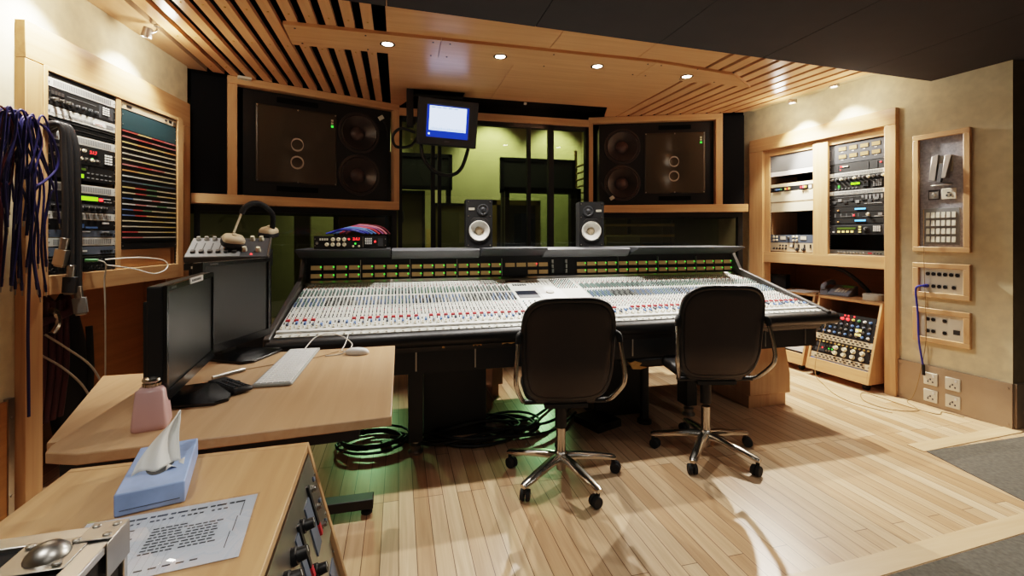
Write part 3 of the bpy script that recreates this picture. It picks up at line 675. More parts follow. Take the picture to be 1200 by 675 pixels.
# ================================================================ MIXING CONSOLE
CX0, CX1 = -.655, 2.99
def console():
    t = thing('mixing_console', 'long mixing console with white channel strips and amber meter bridge before the window', 'mixing console', loc=(1.17, 3.0, 0))
    O = T(-1.17, -3.0, 0)
    def B(): m = MB(); m.T = O; return m
    Y0, Z0, Y1, Z1 = 2.655, .752, 3.575, .952          # surface front and back
    def S(x, v, dz=0):                                  # point on the sloping surface, v=0 front, 1 back
        n = Vector((0, -(Z1-Z0), Y1-Y0)).normalized()
        return Vector((x, Y0+(Y1-Y0)*v, Z0+(Z1-Z0)*v)) + n*dz
    m = B(); m.prism([(2.70, .60), (3.75, .70), (3.75, .95), (3.58, .935), (2.655, .735), (2.66, .66)], 'x', CX0, CX1)
    m.build('body', 'console_black', t, bevel=.004)
    # armrest, rounded
    arc = [(2.60+.055*(1-math.cos(a))-.0, .705+.045*math.sin(a)) for a in [pi*k/8-pi/2 for k in range(9)]]
    arc = [(2.655 - .055*math.cos(a), .705 + .045*math.sin(a)) for a in [-pi/2 + pi*k/10 for k in range(11)]]
    m = B(); m.prism(arc + [(2.70, .752), (2.70, .66)], 'x', CX0-.02, CX1+.09); ar = m.build('armrest', 'leather', t, bevel=.003)
    for x0, x1, z in ((.245, .258, .655), (.425, .475, .659), (.60, .72, .659)):
        n = 9; q = B(); pts = []
        for k in range(n):
            pts.append((x0+(x1-x0)*k/(n-1), 2.643, z + .005 + .006*math.sin(k*2.1)))
        for k in range(n-1, -1, -1): pts.append((x0+(x1-x0)*k/(n-1), 2.643, z-.004-.004*math.cos(k*1.7)))
        q.add(pts + [(p[0], 2.66, p[2]) for p in pts], [tuple(range(2*n))] + [(i, (i+1) % (2*n), (i+1) % (2*n)+2*n, i+2*n) for i in range(2*n)])
        o = q.build('worn_patch', 'foam', ar, smooth=False); o['label'] = 'tan patch of worn leather edge'
    # fascia under the armrest
    m = B(); m.prism([(2.685, .50), (2.685, .662), (2.75, .67), (2.78, .49)], 'x', CX0+.02, CX1-.03); fa = m.build('fascia', 'black', t)
    for k in range(9):
        x = .098 + k*.345
        B().box(x-.004, 2.681, .515, x+.004, 2.686, .625).build('divider_strip', 'steel', fa, smooth=False)
    # side cheeks
    for x0, x1 in ((CX0-.035, CX0), (CX1, CX1+.035)):
        m = B(); m.prism([(2.62, .66), (2.62, .755), (2.68, .775), (3.50, 1.0), (3.60, 1.16), (3.76, 1.16), (3.76, .66)], 'x', x0, x1)
        m.build('side_cheek', 'console_edge', t, bevel=.006)
    # channel strips
    lx = [(-.645, .0455, 32), (1.375, .0447, 36)]
    strips = []
    for x0, w, n in lx:
        for i in range(n): strips.append((x0+i*w, w, len(strips)))
    kn = []                                          # (x, v, radius, height, material)
    for x, w, i in strips:
        m = B()
        a, b = x+.0006, x+w-.0006
        p = [S(a, .075, -.008), S(b, .075, -.008), S(b, .995, -.008), S(a, .995, -.008), S(a, .075, .004), S(b, .075, .004), S(b, .995, .004), S(a, .995, .004)]
        m.hexa(p)
        xc = x+w/2
        # printed/engraved fader slot, dark
        m.hexa([S(xc-.002+.008, .30, .0035), S(xc+.002+.008, .30, .0035), S(xc+.002+.008, .42, .0035), S(xc-.002+.008, .42, .0035), S(xc-.002+.008, .30, .0048), S(xc+.002+.008, .30, .0048), S(xc+.002+.008, .42, .0048), S(xc-.002+.008, .42, .0048)], 1)
        for v in (.265, .455, .62, .635, .83):
            m.hexa([S(a, v, .0035), S(b, v, .0035), S(b, v+.004, .0035), S(a, v+.004, .0035), S(a, v, .0046), S(b, v, .0046), S(b, v+.004, .0046), S(a, v+.004, .0046)], 2)
        for dx in (-.0214, -.001, .0206):
            m.hexa([S(xc+dx, .10, .0035), S(xc+dx+.0012, .10, .0035), S(xc+dx+.0012, .97, .0035), S(xc+dx, .97, .0035), S(xc+dx, .10, .0045), S(xc+dx+.0012, .10, .0045), S(xc+dx+.0012, .97, .0045), S(xc+dx, .97, .0045)], 2)
        st = m.build('channel_strip', ['strip', 'knob_dark', 'strip_grey'], t, smooth=False)
        odd = i in (4, 5, 6, 7, 17, 34, 35, 50)
        m = B(); c = S(xc, .235, .004)
        if not odd:
            m.hexa([S(xc-.013, .222, .003), S(xc+.013, .222, .003), S(xc+.013, .245, .003), S(xc-.013, .245, .003), S(xc-.011, .225, .014), S(xc+.011, .225, .014), S(xc+.011, .241, .014), S(xc-.011, .241, .014)])
            m.build('mute_button', 'red', st, smooth=False)
        m = B(); vv = .155 + .02*math.sin(i*1.3)
        m.hexa([S(xc+.004, vv, .003), S(xc+.017, vv, .003), S(xc+.017, vv+.03, .003), S(xc+.004, vv+.03, .003), S(xc+.005, vv+.002, .016), S(xc+.016, vv+.002, .016), S(xc+.016, vv+.028, .016), S(xc+.005, vv+.028, .016)])
        m.build('fader_cap', 'blue' if i % 3 else 'bluegrey', st, smooth=False)
        m = B()
        m.hexa([S(xc-.017, .105, .003), S(xc-.004, .105, .003), S(xc-.004, .132, .003), S(xc-.017, .132, .003), S(xc-.016, .107, .012), S(xc-.005, .107, .012), S(xc-.005, .13, .012), S(xc-.016, .13, .012)])
        m.build('channel_button', 'offwhite', st, smooth=False)
        right = i >= 32
        bank = (i//8) % 4
        up = [['k_teal', 'k_grey'], ['k_teal', 'knob_dark'], ['k_teal', 'k_green'], ['k_grey', 'k_teal']][bank]
        mid = [['k_blue', 'k_teal'], ['knob_dark', 'k_grey'], ['k_blue', 'knob_dark'], ['k_grey', 'k_blue']][(i//4+i//8) % 4]
        for j, dx in enumerate((-.0105, .0105)):
            kn.append((xc+dx, .20, .004, .006, 'knob_dark')); kn.append((xc+dx, .187, .0035, .006, 'white' if j else 'knob_dark'))
            for r in range(6): kn.append((xc+dx, .275+.028*r, .004, .006, [['pink', 'knob_dark', 'grey', 'offwhite', 'knob_dark', 'grey'], ['white', 'grey', 'knob_dark', 'white', 'grey', 'offwhite']][j][(r+i//4) % 6]))
            kn.append((xc+dx, .125+.0*j, .0035, .010, 'gold' if j == 0 else 'offwhite'))
            for r in range(2): kn.append((xc+dx, .44+.0*r, .003, .004, 'knob_dark'))
            for r in range(6): kn.append((xc+dx*.95, .475+.024*r, .0066, .013, mid[(j+r//3) % 2]))
            for r in range(2): kn.append((xc+dx, .63+.018*r, .0035, .005, ['knob_dark', 'white'][r]))
            for r in range(5): kn.append((xc+dx*.95, .68+.026*r, .0066, .013, up[(j+r//2) % 2] if j else 'white' if r == 4 else up[0]))
            kn.append((xc+dx, .82, .004, .008, 'pink' if j == 0 else 'white'))
            kn.append((xc+dx, .85, .004, .006, 'knob_dark')); kn.append((xc+dx, .90, .0035, .004, 'grey')); kn.append((xc+dx, .935, .0035, .004, 'strip_grey')); kn.append((xc+dx, .875, .003, .004, 'pink' if (i+j) % 4 == 0 else 'offwhite'))
        kn.append((xc+.011, .385, .004, .007, 'white'))
    kn.sort(key=lambda k: (k[1] > .45, (k[0]+.1)**2 + 0*k[1]))
    mats = sorted(set(k[4] for k in kn))
    nrm = Vector((0, -(Z1-Z0), Y1-Y0)).normalized()
    rest = B()
    for q, (x, v, r, h, mt) in enumerate(kn):
        m = B() if q < 100 else rest
        p = S(x, v, .003)
        m.cyl(p, p+nrm*(h+.003), r, r*.8, n=7, mi=0 if q < 100 else mats.index(mt))
        if q < 100: m.build('knob', mt, t, smooth=False)
    o = rest.build('knobs', mats, t, smooth=False); o['kind'] = 'stuff'; o['label'] = 'dense rows of small coloured rotary knobs and keys'
    # white rail and the label tray in front
    m = B()
    for a, b in ((CX0+.01, .808), (1.377, CX1-.01)):
        m.hexa([S(a, .05, 0), S(b, .05, 0), S(b, .075, 0), S(a, .075, 0), S(a, .052, .014), S(b, .052, .014), S(b, .073, .014), S(a, .073, .014)])
    m.build('front_rail', 'white', t, smooth=False)
    m = B(); m.hexa([S(CX0+.01, .0, -.01), S(CX1-.01, .0, -.01), S(CX1-.01, .05, -.01), S(CX0+.01, .05, -.01), S(CX0+.01, .0, .003), S(CX1-.01, .0, .003), S(CX1-.01, .05, .003), S(CX0+.01, .05, .003)])
    for x, w, i in strips:
        m.hexa([S(x+.006, .012, .0028), S(x+.012, .012, .0028), S(x+w-.006, .04, .0028), S(x+w-.012, .04, .0028), S(x+.006, .012, .004), S(x+.012, .012, .004), S(x+w-.006, .04, .004), S(x+w-.012, .04, .004)], 1)
        m.hexa([S(x+w-.018, .008, .0028), S(x+w-.006, .008, .0028), S(x+w-.006, .018, .0028), S(x+w-.018, .018, .0028), S(x+w-.018, .008, .008), S(x+w-.006, .008, .008), S(x+w-.006, .018, .008), S(x+w-.018, .018, .008)], 2)
    m.build('label_tray', ['strip', 'strip_grey', 'offwhite'], t, smooth=False)
    m = B(); m.hexa([S(CX0, .955, 0), S(CX1, .955, 0), S(CX1, 1.0, 0), S(CX0, 1.0, 0), S(CX0, .96, .012), S(CX1, .96, .012), S(CX1, 1.0, .018), S(CX0, 1.0, .018)])
    m.build('rear_rail', 'alu', t, smooth=False)
    # centre section
    a, b = .813, 1.373
    def plate(x0, x1, v0, v1, z0, z1, name, mat, parent, sm=False):
        m = B(); m.hexa([S(x0, v0, z0), S(x1, v0, z0), S(x1, v1, z0), S(x0, v1, z0), S(x0, v0, z1), S(x1, v0, z1), S(x1, v1, z1), S(x0, v1, z1)])
        return m.build(name, mat, parent, smooth=sm)
    ce = plate(a, b, .06, .955, -.008, .004, 'centre_panel', 'strip', t)
    plate(.835, .99, .50, .66, .003, .006, 'small_screen', 'screen_navy', ce)
    plate(1.005, 1.19, .46, .72, .003, .007, 'remote_panel', 'white', ce)
    m = B(); m.cyl(S(1.09, .60, .005), S(1.09, .60, .016), .032, .030, n=24); m.build('jog_wheel', 'steel', ce)
    plate(.815, .93, .885, .925, .003, .008, 'readout', 'jacket_red', ce)
    plate(.83, .90, .845, .875, .003, .006, 'label_plate', 'white', ce)
    for k in range(6): plate(.85+k*.019, .862+k*.019, .79, .82, .003, .010, 'button', 'knob_dark', ce)
    for k in range(7): plate(.98+k*.026, .985+k*.026, .80, .90, .003, .006, 'slot', 'knob_dark', ce)
    m = B()
    for i in range(9):
        for j in range(7):
            p = S(1.18+i*.02, .70+j*.035, .003); m.cyl(p, p+nrm*.012, .005, .004, n=7, mi=(i*j) % 3)
    for i in range(12):
        for j in range(9):
            p = S(.84+i*.042, .12+j*.038, .003); m.cyl(p, p+nrm*.010, .005, .004, n=7, mi=(i+2*j) % 3)
    o = m.build('master_knobs', ['knob_dark', 'teal', 'grey'], ce, smooth=False); o['kind'] = 'stuff'
    # meter bridge
    m = B(); m.prism([(3.585, .955), (3.60, 1.115), (3.60, 1.15), (3.80, 1.15), (3.80, .94)], 'x', CX0, CX1); m.build('meter_bridge', 'black', t)
    def F(x, z, d=0): return Vector((x, 3.585+.015*(z-.955)/.16-d, z))
    secs = [CX0+.02 + k*.362 for k in range(4)] + [.83] + [1.45 + k*.387 for k in range(4)]
    for si, x0 in enumerate(secs):
        pw = .0885 if si < 4 else .0945
        for c in range(4):
            for r in range(2):
                if si == 4 and r == 0 and c < 2: continue
                xa = x0+c*pw+.01; z0 = .985+r*.06
                m = B(); m.hexa([F(xa-.004, z0-.004, -.004), F(xa+pw-.012, z0-.004, -.004), F(xa+pw-.012, z0-.004, .003), F(xa-.004, z0-.004, .003), F(xa-.004, z0+.036, -.004), F(xa+pw-.012, z0+.036, -.004), F(xa+pw-.012, z0+.036, .003), F(xa-.004, z0+.036, .003)])
                m.hexa([F(xa, z0, 0), F(xa+pw-.016, z0, 0), F(xa+pw-.016, z0, .004), F(xa, z0, .004), F(xa, z0+.032, 0), F(xa+pw-.016, z0+.032, 0), F(xa+pw-.016, z0+.032, .004), F(xa, z0+.032, .004)], 1)
                me = m.build('level_meter', ['black', 'meter'], t, smooth=False)
                if si != 4 or (c == 2 and r == 1):
                    p = F(xa+pw-.019, z0+.022, .004)
                    m = B(); m.lathe(p, (0, -1, 0), [(.0055, 0), (.005, .003), (0, .005)], n=8); m.build('indicator_light', 'led_red' if si == 4 else 'led_green', me)
        if si != 4:
            xx = x0 + 4*pw + .004
            B().box(xx-.002, 3.578, .958, xx+.002, 3.60, 1.115).build('divider_strip', 'steel', t, smooth=False)
    for x in (1.24, 1.36):
        m = B()
        for z in (.99, 1.03, 1.07): m.box(x-.007, 3.576, z, x+.007, 3.597, z+.03)
        m.build('switch_column', 'alu', t, smooth=False)
    m = B(); m.box(CX0+.01, 3.578, 1.0-.025, CX1-.01, 3.581, 1.0-.022); m.build('trim_line', 'dark_grey', t, smooth=False)
    # shelf pieces on the bridge: three wedges that overhang, two flush boards between
    for x0, x1, lift in ((CX0-.04, -.06, 1), (-.05, .62, 0), (.625, 1.14, 1), (1.15, 1.92, 0), (1.93, 2.97, 1)):
        if lift: m = B(); m.prism([(3.40, 1.192), (3.40, 1.203), (3.86, 1.203), (3.86, 1.15), (3.60, 1.15), (3.56, 1.135)], 'x', x0, x1)
        else: m = B(); m.prism([(3.52, 1.185), (3.54, 1.198), (3.88, 1.198), (3.88, 1.15), (3.60, 1.12), (3.56, 1.13)], 'x', x0, x1)
        m.build('bridge_shelf', 'dark_grey' if lift else 'shelf_grey', t, bevel=.002)
    # supports
    def leg(x, y, zt):
        m = B(); m.box(x-.042, y-.02, .075, x+.042, y+.10, zt); l = m.build('leg', 'black', t, bevel=.004)
        q = B(); q.lathe((x, y+.02, 0), (0, 0, 1), [(.042, 0), (.045, .012), (.03, .024), (.03, .032), (.036, .05), (.022, .06), (.018, .078)], n=18); q.build('levelling_foot', 'steel', l)
    leg(.098, 2.765, .52); leg(2.044, 2.875, .60)
    m = B(); m.box(.155, 2.95, 0, .56, 3.45, .66); m.build('pedestal', 'black', t, bevel=.004)
    m = B(); m.box(1.35, 3.0, 0, 1.72, 3.5, .66); m.build('pedestal', 'black', t, bevel=.004)
    for x0, x1, y0, y1 in ((2.555, 2.90, 2.875, 3.72), (.735, .80, 3.60, 3.9)):
        m = B(); m.prism([(x0, .095), (x1+.02, .095), (x1+.02, .24), (x1-.035, .5), (x1-.06, .70), (x0, .70)], 'y', y0, y1)
        m.box(x0, y0+.012, 0, x1-.01, y1, .095)
        o = m.build('pedestal', 'maple_z', t, bevel=.003); o['label'] = 'maple pedestal with slanted edge'
console()

# ================================================================ LOUDSPEAKERS
def main_speaker(F, lab, x0, x1, hx0, hx1, wx, ledx, flip):
    t = thing('main_loudspeaker', lab, 'loudspeaker', F)
    m = MB(); m.box(x0, .14, 1.64, x1, .5, 2.545)
    for a in ((x0, 1.64, x0+.02, 2.545), (x1-.02, 1.64, x1, 2.545), (x0+.02, 1.64, x1-.02, 1.66), (x0+.02, 2.525, x1-.02, 2.545)): m.box(a[0], .03, a[1], a[2], .14, a[3])
    baffle(m, (x0+.01, 1.65, x1-.01, 2.535), [(wx, 2.295, .172), (wx, 1.885, .172), (hx0+.008, 1.773, hx1-.008, 2.427)], .031)
    m.build('cabinet', 'speaker_cab', t)
    hz0, hz1 = 1.765, 2.435
    hc = (hx0+hx1)/2; hz = (hz0+hz1)/2 - .06
    def P(u, v):
        x = hx0+(hx1-hx0)*u; z = hz0+(hz1-hz0)*v
        dx = (x-hc)/((hx1-hx0)*.5); d = 0
        for cz, rx, rz, dp in ((hz-.08, .42, .26, .045), (hz+.08, .36, .22, .04), (2.27, .3, .25, .025)):
            q = (dx/rx)**2 + ((z-cz)/(rz*.75))**2
            d = max(d, dp*math.exp(-q*1.3))
        return (x, .022+d, z)
    m = MB(); m.grid(P, 36, 36); hp = m.build('horn_panel', 'horn', t, solid=.004)
    for xx in (hx0+.012, hc, hx1-.012):
        for zz in (hz0+.012, hz1-.012): MB().cyl((xx, .022, zz), (xx, .016, zz), .007, n=8).build('screw', 'steel', hp)
    for zz in (hz-.08, hz+.08):
        m = MB(); o = P((hc-hx0)/(hx1-hx0), (zz-hz0)/(hz1-hz0)); o = (hc, o[1]-.004, zz)
        m.lathe(o, (0, -1, 0), [(.062, -.006), (.060, .006), (.048, .008), (.040, -.012), (.02, -.03), (.016, -.02), (0, -.012)], n=24, cap=False)
        m.build('tweeter', 'driver_ring', t)
    for k, zz in enumerate((2.295, 1.885)):
        m = MB(); m.lathe((wx, .03, zz), (0, -1, 0), [(.20, -.002), (.198, .010), (.180, .012), (.171, .004)], n=36, cap=False); w = m.build('woofer', 'cone', t)
        m = MB(); m.lathe((wx, .03, zz), (0, -1, 0), [(.172, .004), (.170, .012), (.164, .018), (.154, .008), (.07, -.055), (.066, -.06)], n=36, cap=False); m.build('cone', 'cone', w)
        m = MB(); m.lathe((wx, .03, zz), (0, -1, 0), [(.072, -.056), (.05, -.030), (.02, -.018), (0, -.016)], n=24, cap=False); m.build('dust_cap', 'cone_cap', w)
    for zz in (2.47, 1.69): MB().box(hc-.17, .02, zz, hc+.17, .032, zz+.045).build('port', 'void', t, smooth=False)
    for dz, mt in ((0, 'led_green'), (.03, 'offwhite'), (.055, 'offwhite')):
        MB().box(ledx-.009, .014, 2.31+dz, ledx+.009, .02, 2.326+dz).build('indicator_light', mt, t, smooth=False)
    cx = x1-.10 if not flip else x0+.14; cz = 2.47 if not flip else 1.72
    m = MB(); a = pi/5
    m.T = T(cx, .018, cz) @ Matrix.Rotation(-.6, 4, 'Y')
    m.box(-.025, -.012, -.02, .025, .012, .02); m.build('cable_clamp', 'offwhite', t, bevel=.003)
    pts = [(cx, .016, cz), (cx+.05, .015, cz-.08), (cx+.07, .016, cz-.2)] if not flip else [(cx, .016, cz), (cx-.07, .015, cz+.08), (cx-.12, .016, cz+.18)]
    MB().tube(spline(pts), .008).build('cable', 'cable_black', t)
    if not flip: text('GENELEC', .032, 'console_edge', hp, T(hx0+.10, .018, hz0+.045) @ FACE)
    return t
main_speaker(WL, 'big black wall loudspeaker mounted left of the centre window, woofers at its right', -1.36, -.075, -1.268, -.598, -.385, -.64, False)
main_speaker(WR, 'big black wall loudspeaker mounted right of the centre window, woofers at its left', .12, 1.34, .618, 1.258, .375, 1.213, True)

def nearfield(lab, loc, rz, sgn):
    t = thing('studio_monitor', lab, 'loudspeaker', loc=loc, rz=rz)
    w, d, h = .212, .20, .385
    m = MB(); m.box(-w/2, .05, .002, w/2, d, h)
    for a in ((-w/2, .002, -w/2+.01, h), (w/2-.01, .002, w/2, h), (-w/2+.01, .002, w/2-.01, .012), (-w/2+.01, h-.01, w/2-.01, h)): m.box(a[0], 0, a[1], a[2], .05, a[3])
    baffle(m, (-w/2+.005, .007, w/2-.005, h-.005), [(0, .135, .083)], .0005)
    m.build('cabinet', 'ns_black', t)
    m = MB(); m.lathe((0, 0, .135), (0, -1, 0), [(.098, -.002), (.098, .006), (.088, .009), (.0835, .003)], n=32, cap=False)
    m.build('woofer_ring', 'black', t)
    m = MB(); m.lathe((0, -.001, .135), (0, -1, 0), [(.084, .003), (.078, .009), (.073, .003), (.03, -.034), (.024, -.036)], n=32, cap=False); c = m.build('woofer_cone', 'cone_white', t)
    m = MB(); m.lathe((0, -.001, .135), (0, -1, 0), [(.032, -.034), (.024, -.020), (.01, -.015), (0, -.014)], n=20, cap=False); m.build('dust_cap', 'vent_beige', c)
    tx = .028*sgn
    m = MB(); m.lathe((tx, 0, .305), (0, -1, 0), [(.046, -.002), (.046, .006), (.036, .008), (.030, .003), (.018, .004), (.012, .012), (0, .015)], n=26); m.build('tweeter', 'dark_grey', t)
    bx = -.062*sgn
    b = MB().box(bx-.023, -.003, .300, bx+.023, 0, .317).build('badge', 'offwhite', t, smooth=False)
    text('YAMAHA', .0095, 'black', b, T(bx, -.0032, .3085) @ FACE)
    for sx in (-1, 1):
        for z in (.018, .252, h-.018):
            MB().lathe((sx*(w/2-.018), 0, z), (0, -1, 0), [(.006, 0), (.005, .003), (0, .003)], n=8).build('screw', 'steel', t)
    m = MB(); m.tube([(-.07, -.004, .21), (-.045, -.006, .236), (.045, -.006, .236), (.07, -.004, .21)], .003); m.build('trim_line', 'console_edge', t)
nearfield('small black monitor speaker with white cone on the console, left of the pair', (.628, 3.60, 1.204), R(-4), 1)
nearfield('small black monitor speaker with white cone on the console, right of the pair', (1.605, 3.62, 1.204), R(-14), -1)

# ================================================================ HANGING MONITOR
def crt():
    mw = T(.43, 4.12, 2.315) @ Matrix.Rotation(R(2.6), 4, 'Y') @ Matrix.Rotation(R(6), 4, 'X')
    t = thing('crt_monitor', 'boxy black monitor with glowing blue-white screen hanging from the ceiling', 'monitor', mw)
    m = MB(); m.box(-.27, 0, -.205, .27, .08, .205)
    m.ring([[(-.25, .08, -.19), (.25, .08, -.19), (.25, .08, .19), (-.25, .08, .19)], [(-.16, .38, -.13), (.16, .38, -.13), (.16, .38, .13), (-.16, .38, .13)]])
    m.build('housing', 'dark_grey', t, bevel=.008)
    m = MB()
    m.ring([[(-.27, 0, -.205), (.27, 0, -.205), (.27, 0, .205), (-.27, 0, .205)], [(-.262, -.02, -.197), (.262, -.02, -.197), (.262, -.02, .197), (-.262, -.02, .197)],
            [(-.19, -.018, -.14), (.19, -.018, -.14), (.19, -.018, .15), (-.19, -.018, .15)], [(-.185, -.002, -.135), (.185, -.002, -.135), (.185, -.002, .145), (-.185, -.002, .145)]], capa=False, capb=False)
    m.build('bezel', 'dark_grey', t, bevel=.003)
    m = MB(); m.box(-.186, -.004, -.136, .186, .0, .146); m.box(-.165, -.0046, -.075, .165, -.003, .138, 1)
    for k in range(22): m.box(-.155+k*.014, -.005, -.07, -.149+k*.014, -.0044, -.07+.012+.012*(k*7 % 5)/4, 2)
    for k in range(5): m.box(-.15+k*.05, -.005, .122, -.115+k*.05, -.0044, .13, 2)
    m.box(-.17, -.005, -.115, -.155, -.0044, -.10, 1)
    m.build('screen', ['crt_blue', 'crt_white', 'crt_mark'], t, smooth=False)
    text('SONY', .018, 'grey', t, T(0, -.021, -.17) @ FACE)
    b = thing('monitor_bracket', 'black ceiling bracket holding the boxy monitor', 'bracket', loc=(.10, 4.2, 2.62))
    m = MB(); m.box(-.03, -.02, -.34, .03, .04, .0); m.box(-.03, -.02, .0, .5, .2, .09); m.box(-.03, .05, -.30, .05, .09, -.24)
    m.build('arm', 'black', b, bevel=.004)
    inv = mw.inverted()
    def cab(lab, pts, r):
        m = MB(); m.T = inv; m.tube(spline(pts, 8), r, 8).build('hanging_cable', 'cable_black', t)
    cab('black cable looping left of the boxy monitor', [(.15, 4.2, 2.23), (.02, 4.2, 2.26), (-.05, 4.21, 2.19), (-.02, 4.22, 2.10), (.10, 4.22, 2.11), (.16, 4.23, 2.19)], .013)
    cab('thick black cable drooping under the boxy monitor', [(.20, 4.26, 2.16), (.22, 4.25, 2.02), (.31, 4.25, 1.90), (.46, 4.25, 1.86), (.57, 4.26, 1.93), (.64, 4.28, 2.12)], .017)
crt()

# ================================================================ CHAIRS   (local +y is the way the sitter faces)
def chair(lab, loc, rz, star, up=0):
    t = thing('swivel_chair', lab, 'chair', loc=loc, rz=rz)
    m = MB(); m.lathe((0, 0, .05), (0, 0, 1), [(.024, 0), (.026, .02), (.038, .04), (.040, .075), (.03, .095), (.024, .10)], n=20); m.build('hub', 'chrome', t)
    for k in range(5):
        a = R(star + 72*k) - rz
        c, s = math.cos(a), math.sin(a)
        m = MB(); rings = []
        for r, z, w, h in ((.025, .118, .028, .020), (.09, .116, .027, .017), (.20, .100, .024, .014), (.295, .084, .021, .012), (.314, .080, .015, .009)):
            rings.append([(c*r - s*w*p, s*r + c*w*p, z + h*q) for p, q in ((-1, -.6), (-.6, -1), (.6, -1), (1, -.6), (1, .4), (.55, 1), (-.55, 1), (-1, .4))])
        m.ring(rings); lg = m.build('leg', 'chrome', t, ang=50)
        m = MB(); r = .30; cx, cy = c*r, s*r; ca = a + 1.1 + k
        ax = Vector((math.cos(ca), math.sin(ca), 0)); off = Vector((-ax.y, ax.x, 0))*.014
        for sg in (-1, 1):
            p = Vector((cx, cy, .029)) + off + ax*(.004*sg); q = p + ax*(.020*sg)
            m.cyl(p, q, .029, .027, n=18)
        m.cyl((cx, cy, .045), (cx, cy, .074), .010, n=10)
        m.build('caster', 'rubber', lg, bevel=.003)
    m = MB(); m.cyl((0, 0, .14), (0, 0, .285), .025, n=20); m.build('gas_column', 'chrome', t)
    m = MB(); m.cyl((0, 0, .275), (0, 0, .43), .031, n=20); m.box(-.10, -.14, .425, .10, .12, .445); m.build('column_sleeve', 'black', t)
    def sup(a, e):
        ca, sa = math.cos(a), math.sin(a)
        return math.copysign(abs(ca)**e, ca), math.copysign(abs(sa)**e, sa)
    # seat cushion
    m = MB(); rings = []
    for z, k in ((.448, .90), (.455, .97), (.475, 1.0), (.495, .985), (.506, .93)):
        rings.append([(.205*k*sup(a, .45)[0], .06 + .215*k*sup(a, .5)[1], z - .012*max(0, sup(a, .5)[1])) for a in [2*pi*i/40 for i in range(40)]])
    m.ring(rings); m.build('seat', 'leather', t, ang=60)
    # back: rounded outline in (x, z), curved in plan, curling forward at the foot; cushion in front, dished shell behind
    ZC = .74
    def outline(n=72):
        pts = []
        for i in range(n):
            a = 2*pi*i/n; u, v = sup(a, .53 if math.sin(a) > 0 else .36)
            w = .236 + .008*v - .012*max(0, -v)**2
            pts.append((w*u, ZC + (.265 if v > 0 else .275)*v))
        return pts
    def yb(x, z):
        q = (z-ZC)/.265
        return -.228 - .030*q - .028*q*q + .045*(x/.23)**2 + .13*(max(0, -q-.30))**1.7
    def pad(name, layers, mat, par):
        m = MB(); rings = []
        for k, dy in layers:
            rings.append([(x*k, yb(x*k, ZC+(z-ZC)*k)+dy, ZC+(z-ZC)*k) for x, z in outline()])
        m.ring(rings); return m.build(name, mat, par, ang=70)
    ks = [.03, .2, .4, .6, .75]
    pad('backrest', [(k, .03) for k in ks] + [(.88, .03), (.97, .022), (1.0, .004), (.99, -.014), (.955, -.020), (.91, -.016), (.9, -.008)], 'leather', t)
    pad('back_shell', [(.905, -.004), (.905, -.015), (.88, -.019)] + [(k, -.020) for k in ks[::-1]], 'shell', t)
    # arms: slim chrome bars from the cross bar under the seat up beside the back
    for s in (-1, 1):
        P = [(s*.205, -.10, .452), (s*.225, -.16, .478), (s*.258, -.235, .560), (s*.266, -.25, .60), (s*.266, -.25, .64), (s*.258, -.235, .72), (s*.250, -.215, .79)]
        m = MB(); m.tube(spline(P, 5), .0115, 10); a = m.build('armrest', 'chrome', t, ang=60)
        q = MB(); q.tube(spline([(s*.252, -.221, .775), (s*.249, -.212, .805), (s*.240, -.192, .815), (s*.222, -.17, .812)], 5), .0155, 10); q.build('armrest_cap', 'rubber', a, ang=60)
    m = MB(); m.tube([(-.212, -.12, .455), (.212, -.12, .455)], .0125, 10); m.box(-.11, -.15, .43, .11, -.05, .45); m.build('cross_bar', 'black', t)
    for ch in t.children:
        if ch.name.split('.')[0] in ('seat', 'backrest', 'back_shell', 'armrest', 'cross_bar', 'column_sleeve'): ch.location.z += up
    return t
chair('black swivel chair with chrome star base, closer to the wooden desk', (.845, 2.305, 0), R(-9), 142)
chair('black swivel chair with chrome star base, closer to the right rack wall', (1.775, 2.35, 0), R(-13), 149, .03)

# ================================================================ COMPUTER DESK AND WHAT IS ON IT
DZ = .74
def desk():
    t = thing('computer_desk', 'light wooden computer desk carrying two flat monitors', 'desk', loc=(-.46, 1.9, 0))
    O = T(.46, -1.9, 0)
    m = MB(); m.T = O; m.prism([(-.90, 1.475), (-.885, 1.43), (-.80, 1.40), (-.021, 1.456), (-.018, 2.392), (-.93, 2.392)], 'z', DZ-.03, DZ); m.build('desktop', 'beech_y', t, bevel=.003)
    m = MB(); m.T = O
    m.prism([(-.86, 1.44), (-.12, 1.49), (-.12, 1.54), (-.86, 1.49)], 'z', .665, .71); m.box(-.86, 2.30, .665, -.12, 2.35, .71); m.box(-.86, 1.5, .665, -.81, 2.3, .71)
    m.build('under_frame', 'dark_grey', t)
    for y in (1.52, 2.24):
        m = MB(); m.T = O
        m.box(-.56, y-.03, .07, -.48, y+.03, .67); m.box(-.80, y-.035, .03, -.115, y+.035, .075)
        m.build('leg', 'black', t, bevel=.004)
        for x in (-.77, -.145):
            q = MB(); q.T = O; q.lathe((x, y, 0), (0, 0, 1), [(.026, 0), (.026, .012), (.012, .02), (.012, .031)], n=12); q.build('levelling_foot', 'rubber', t)
desk()

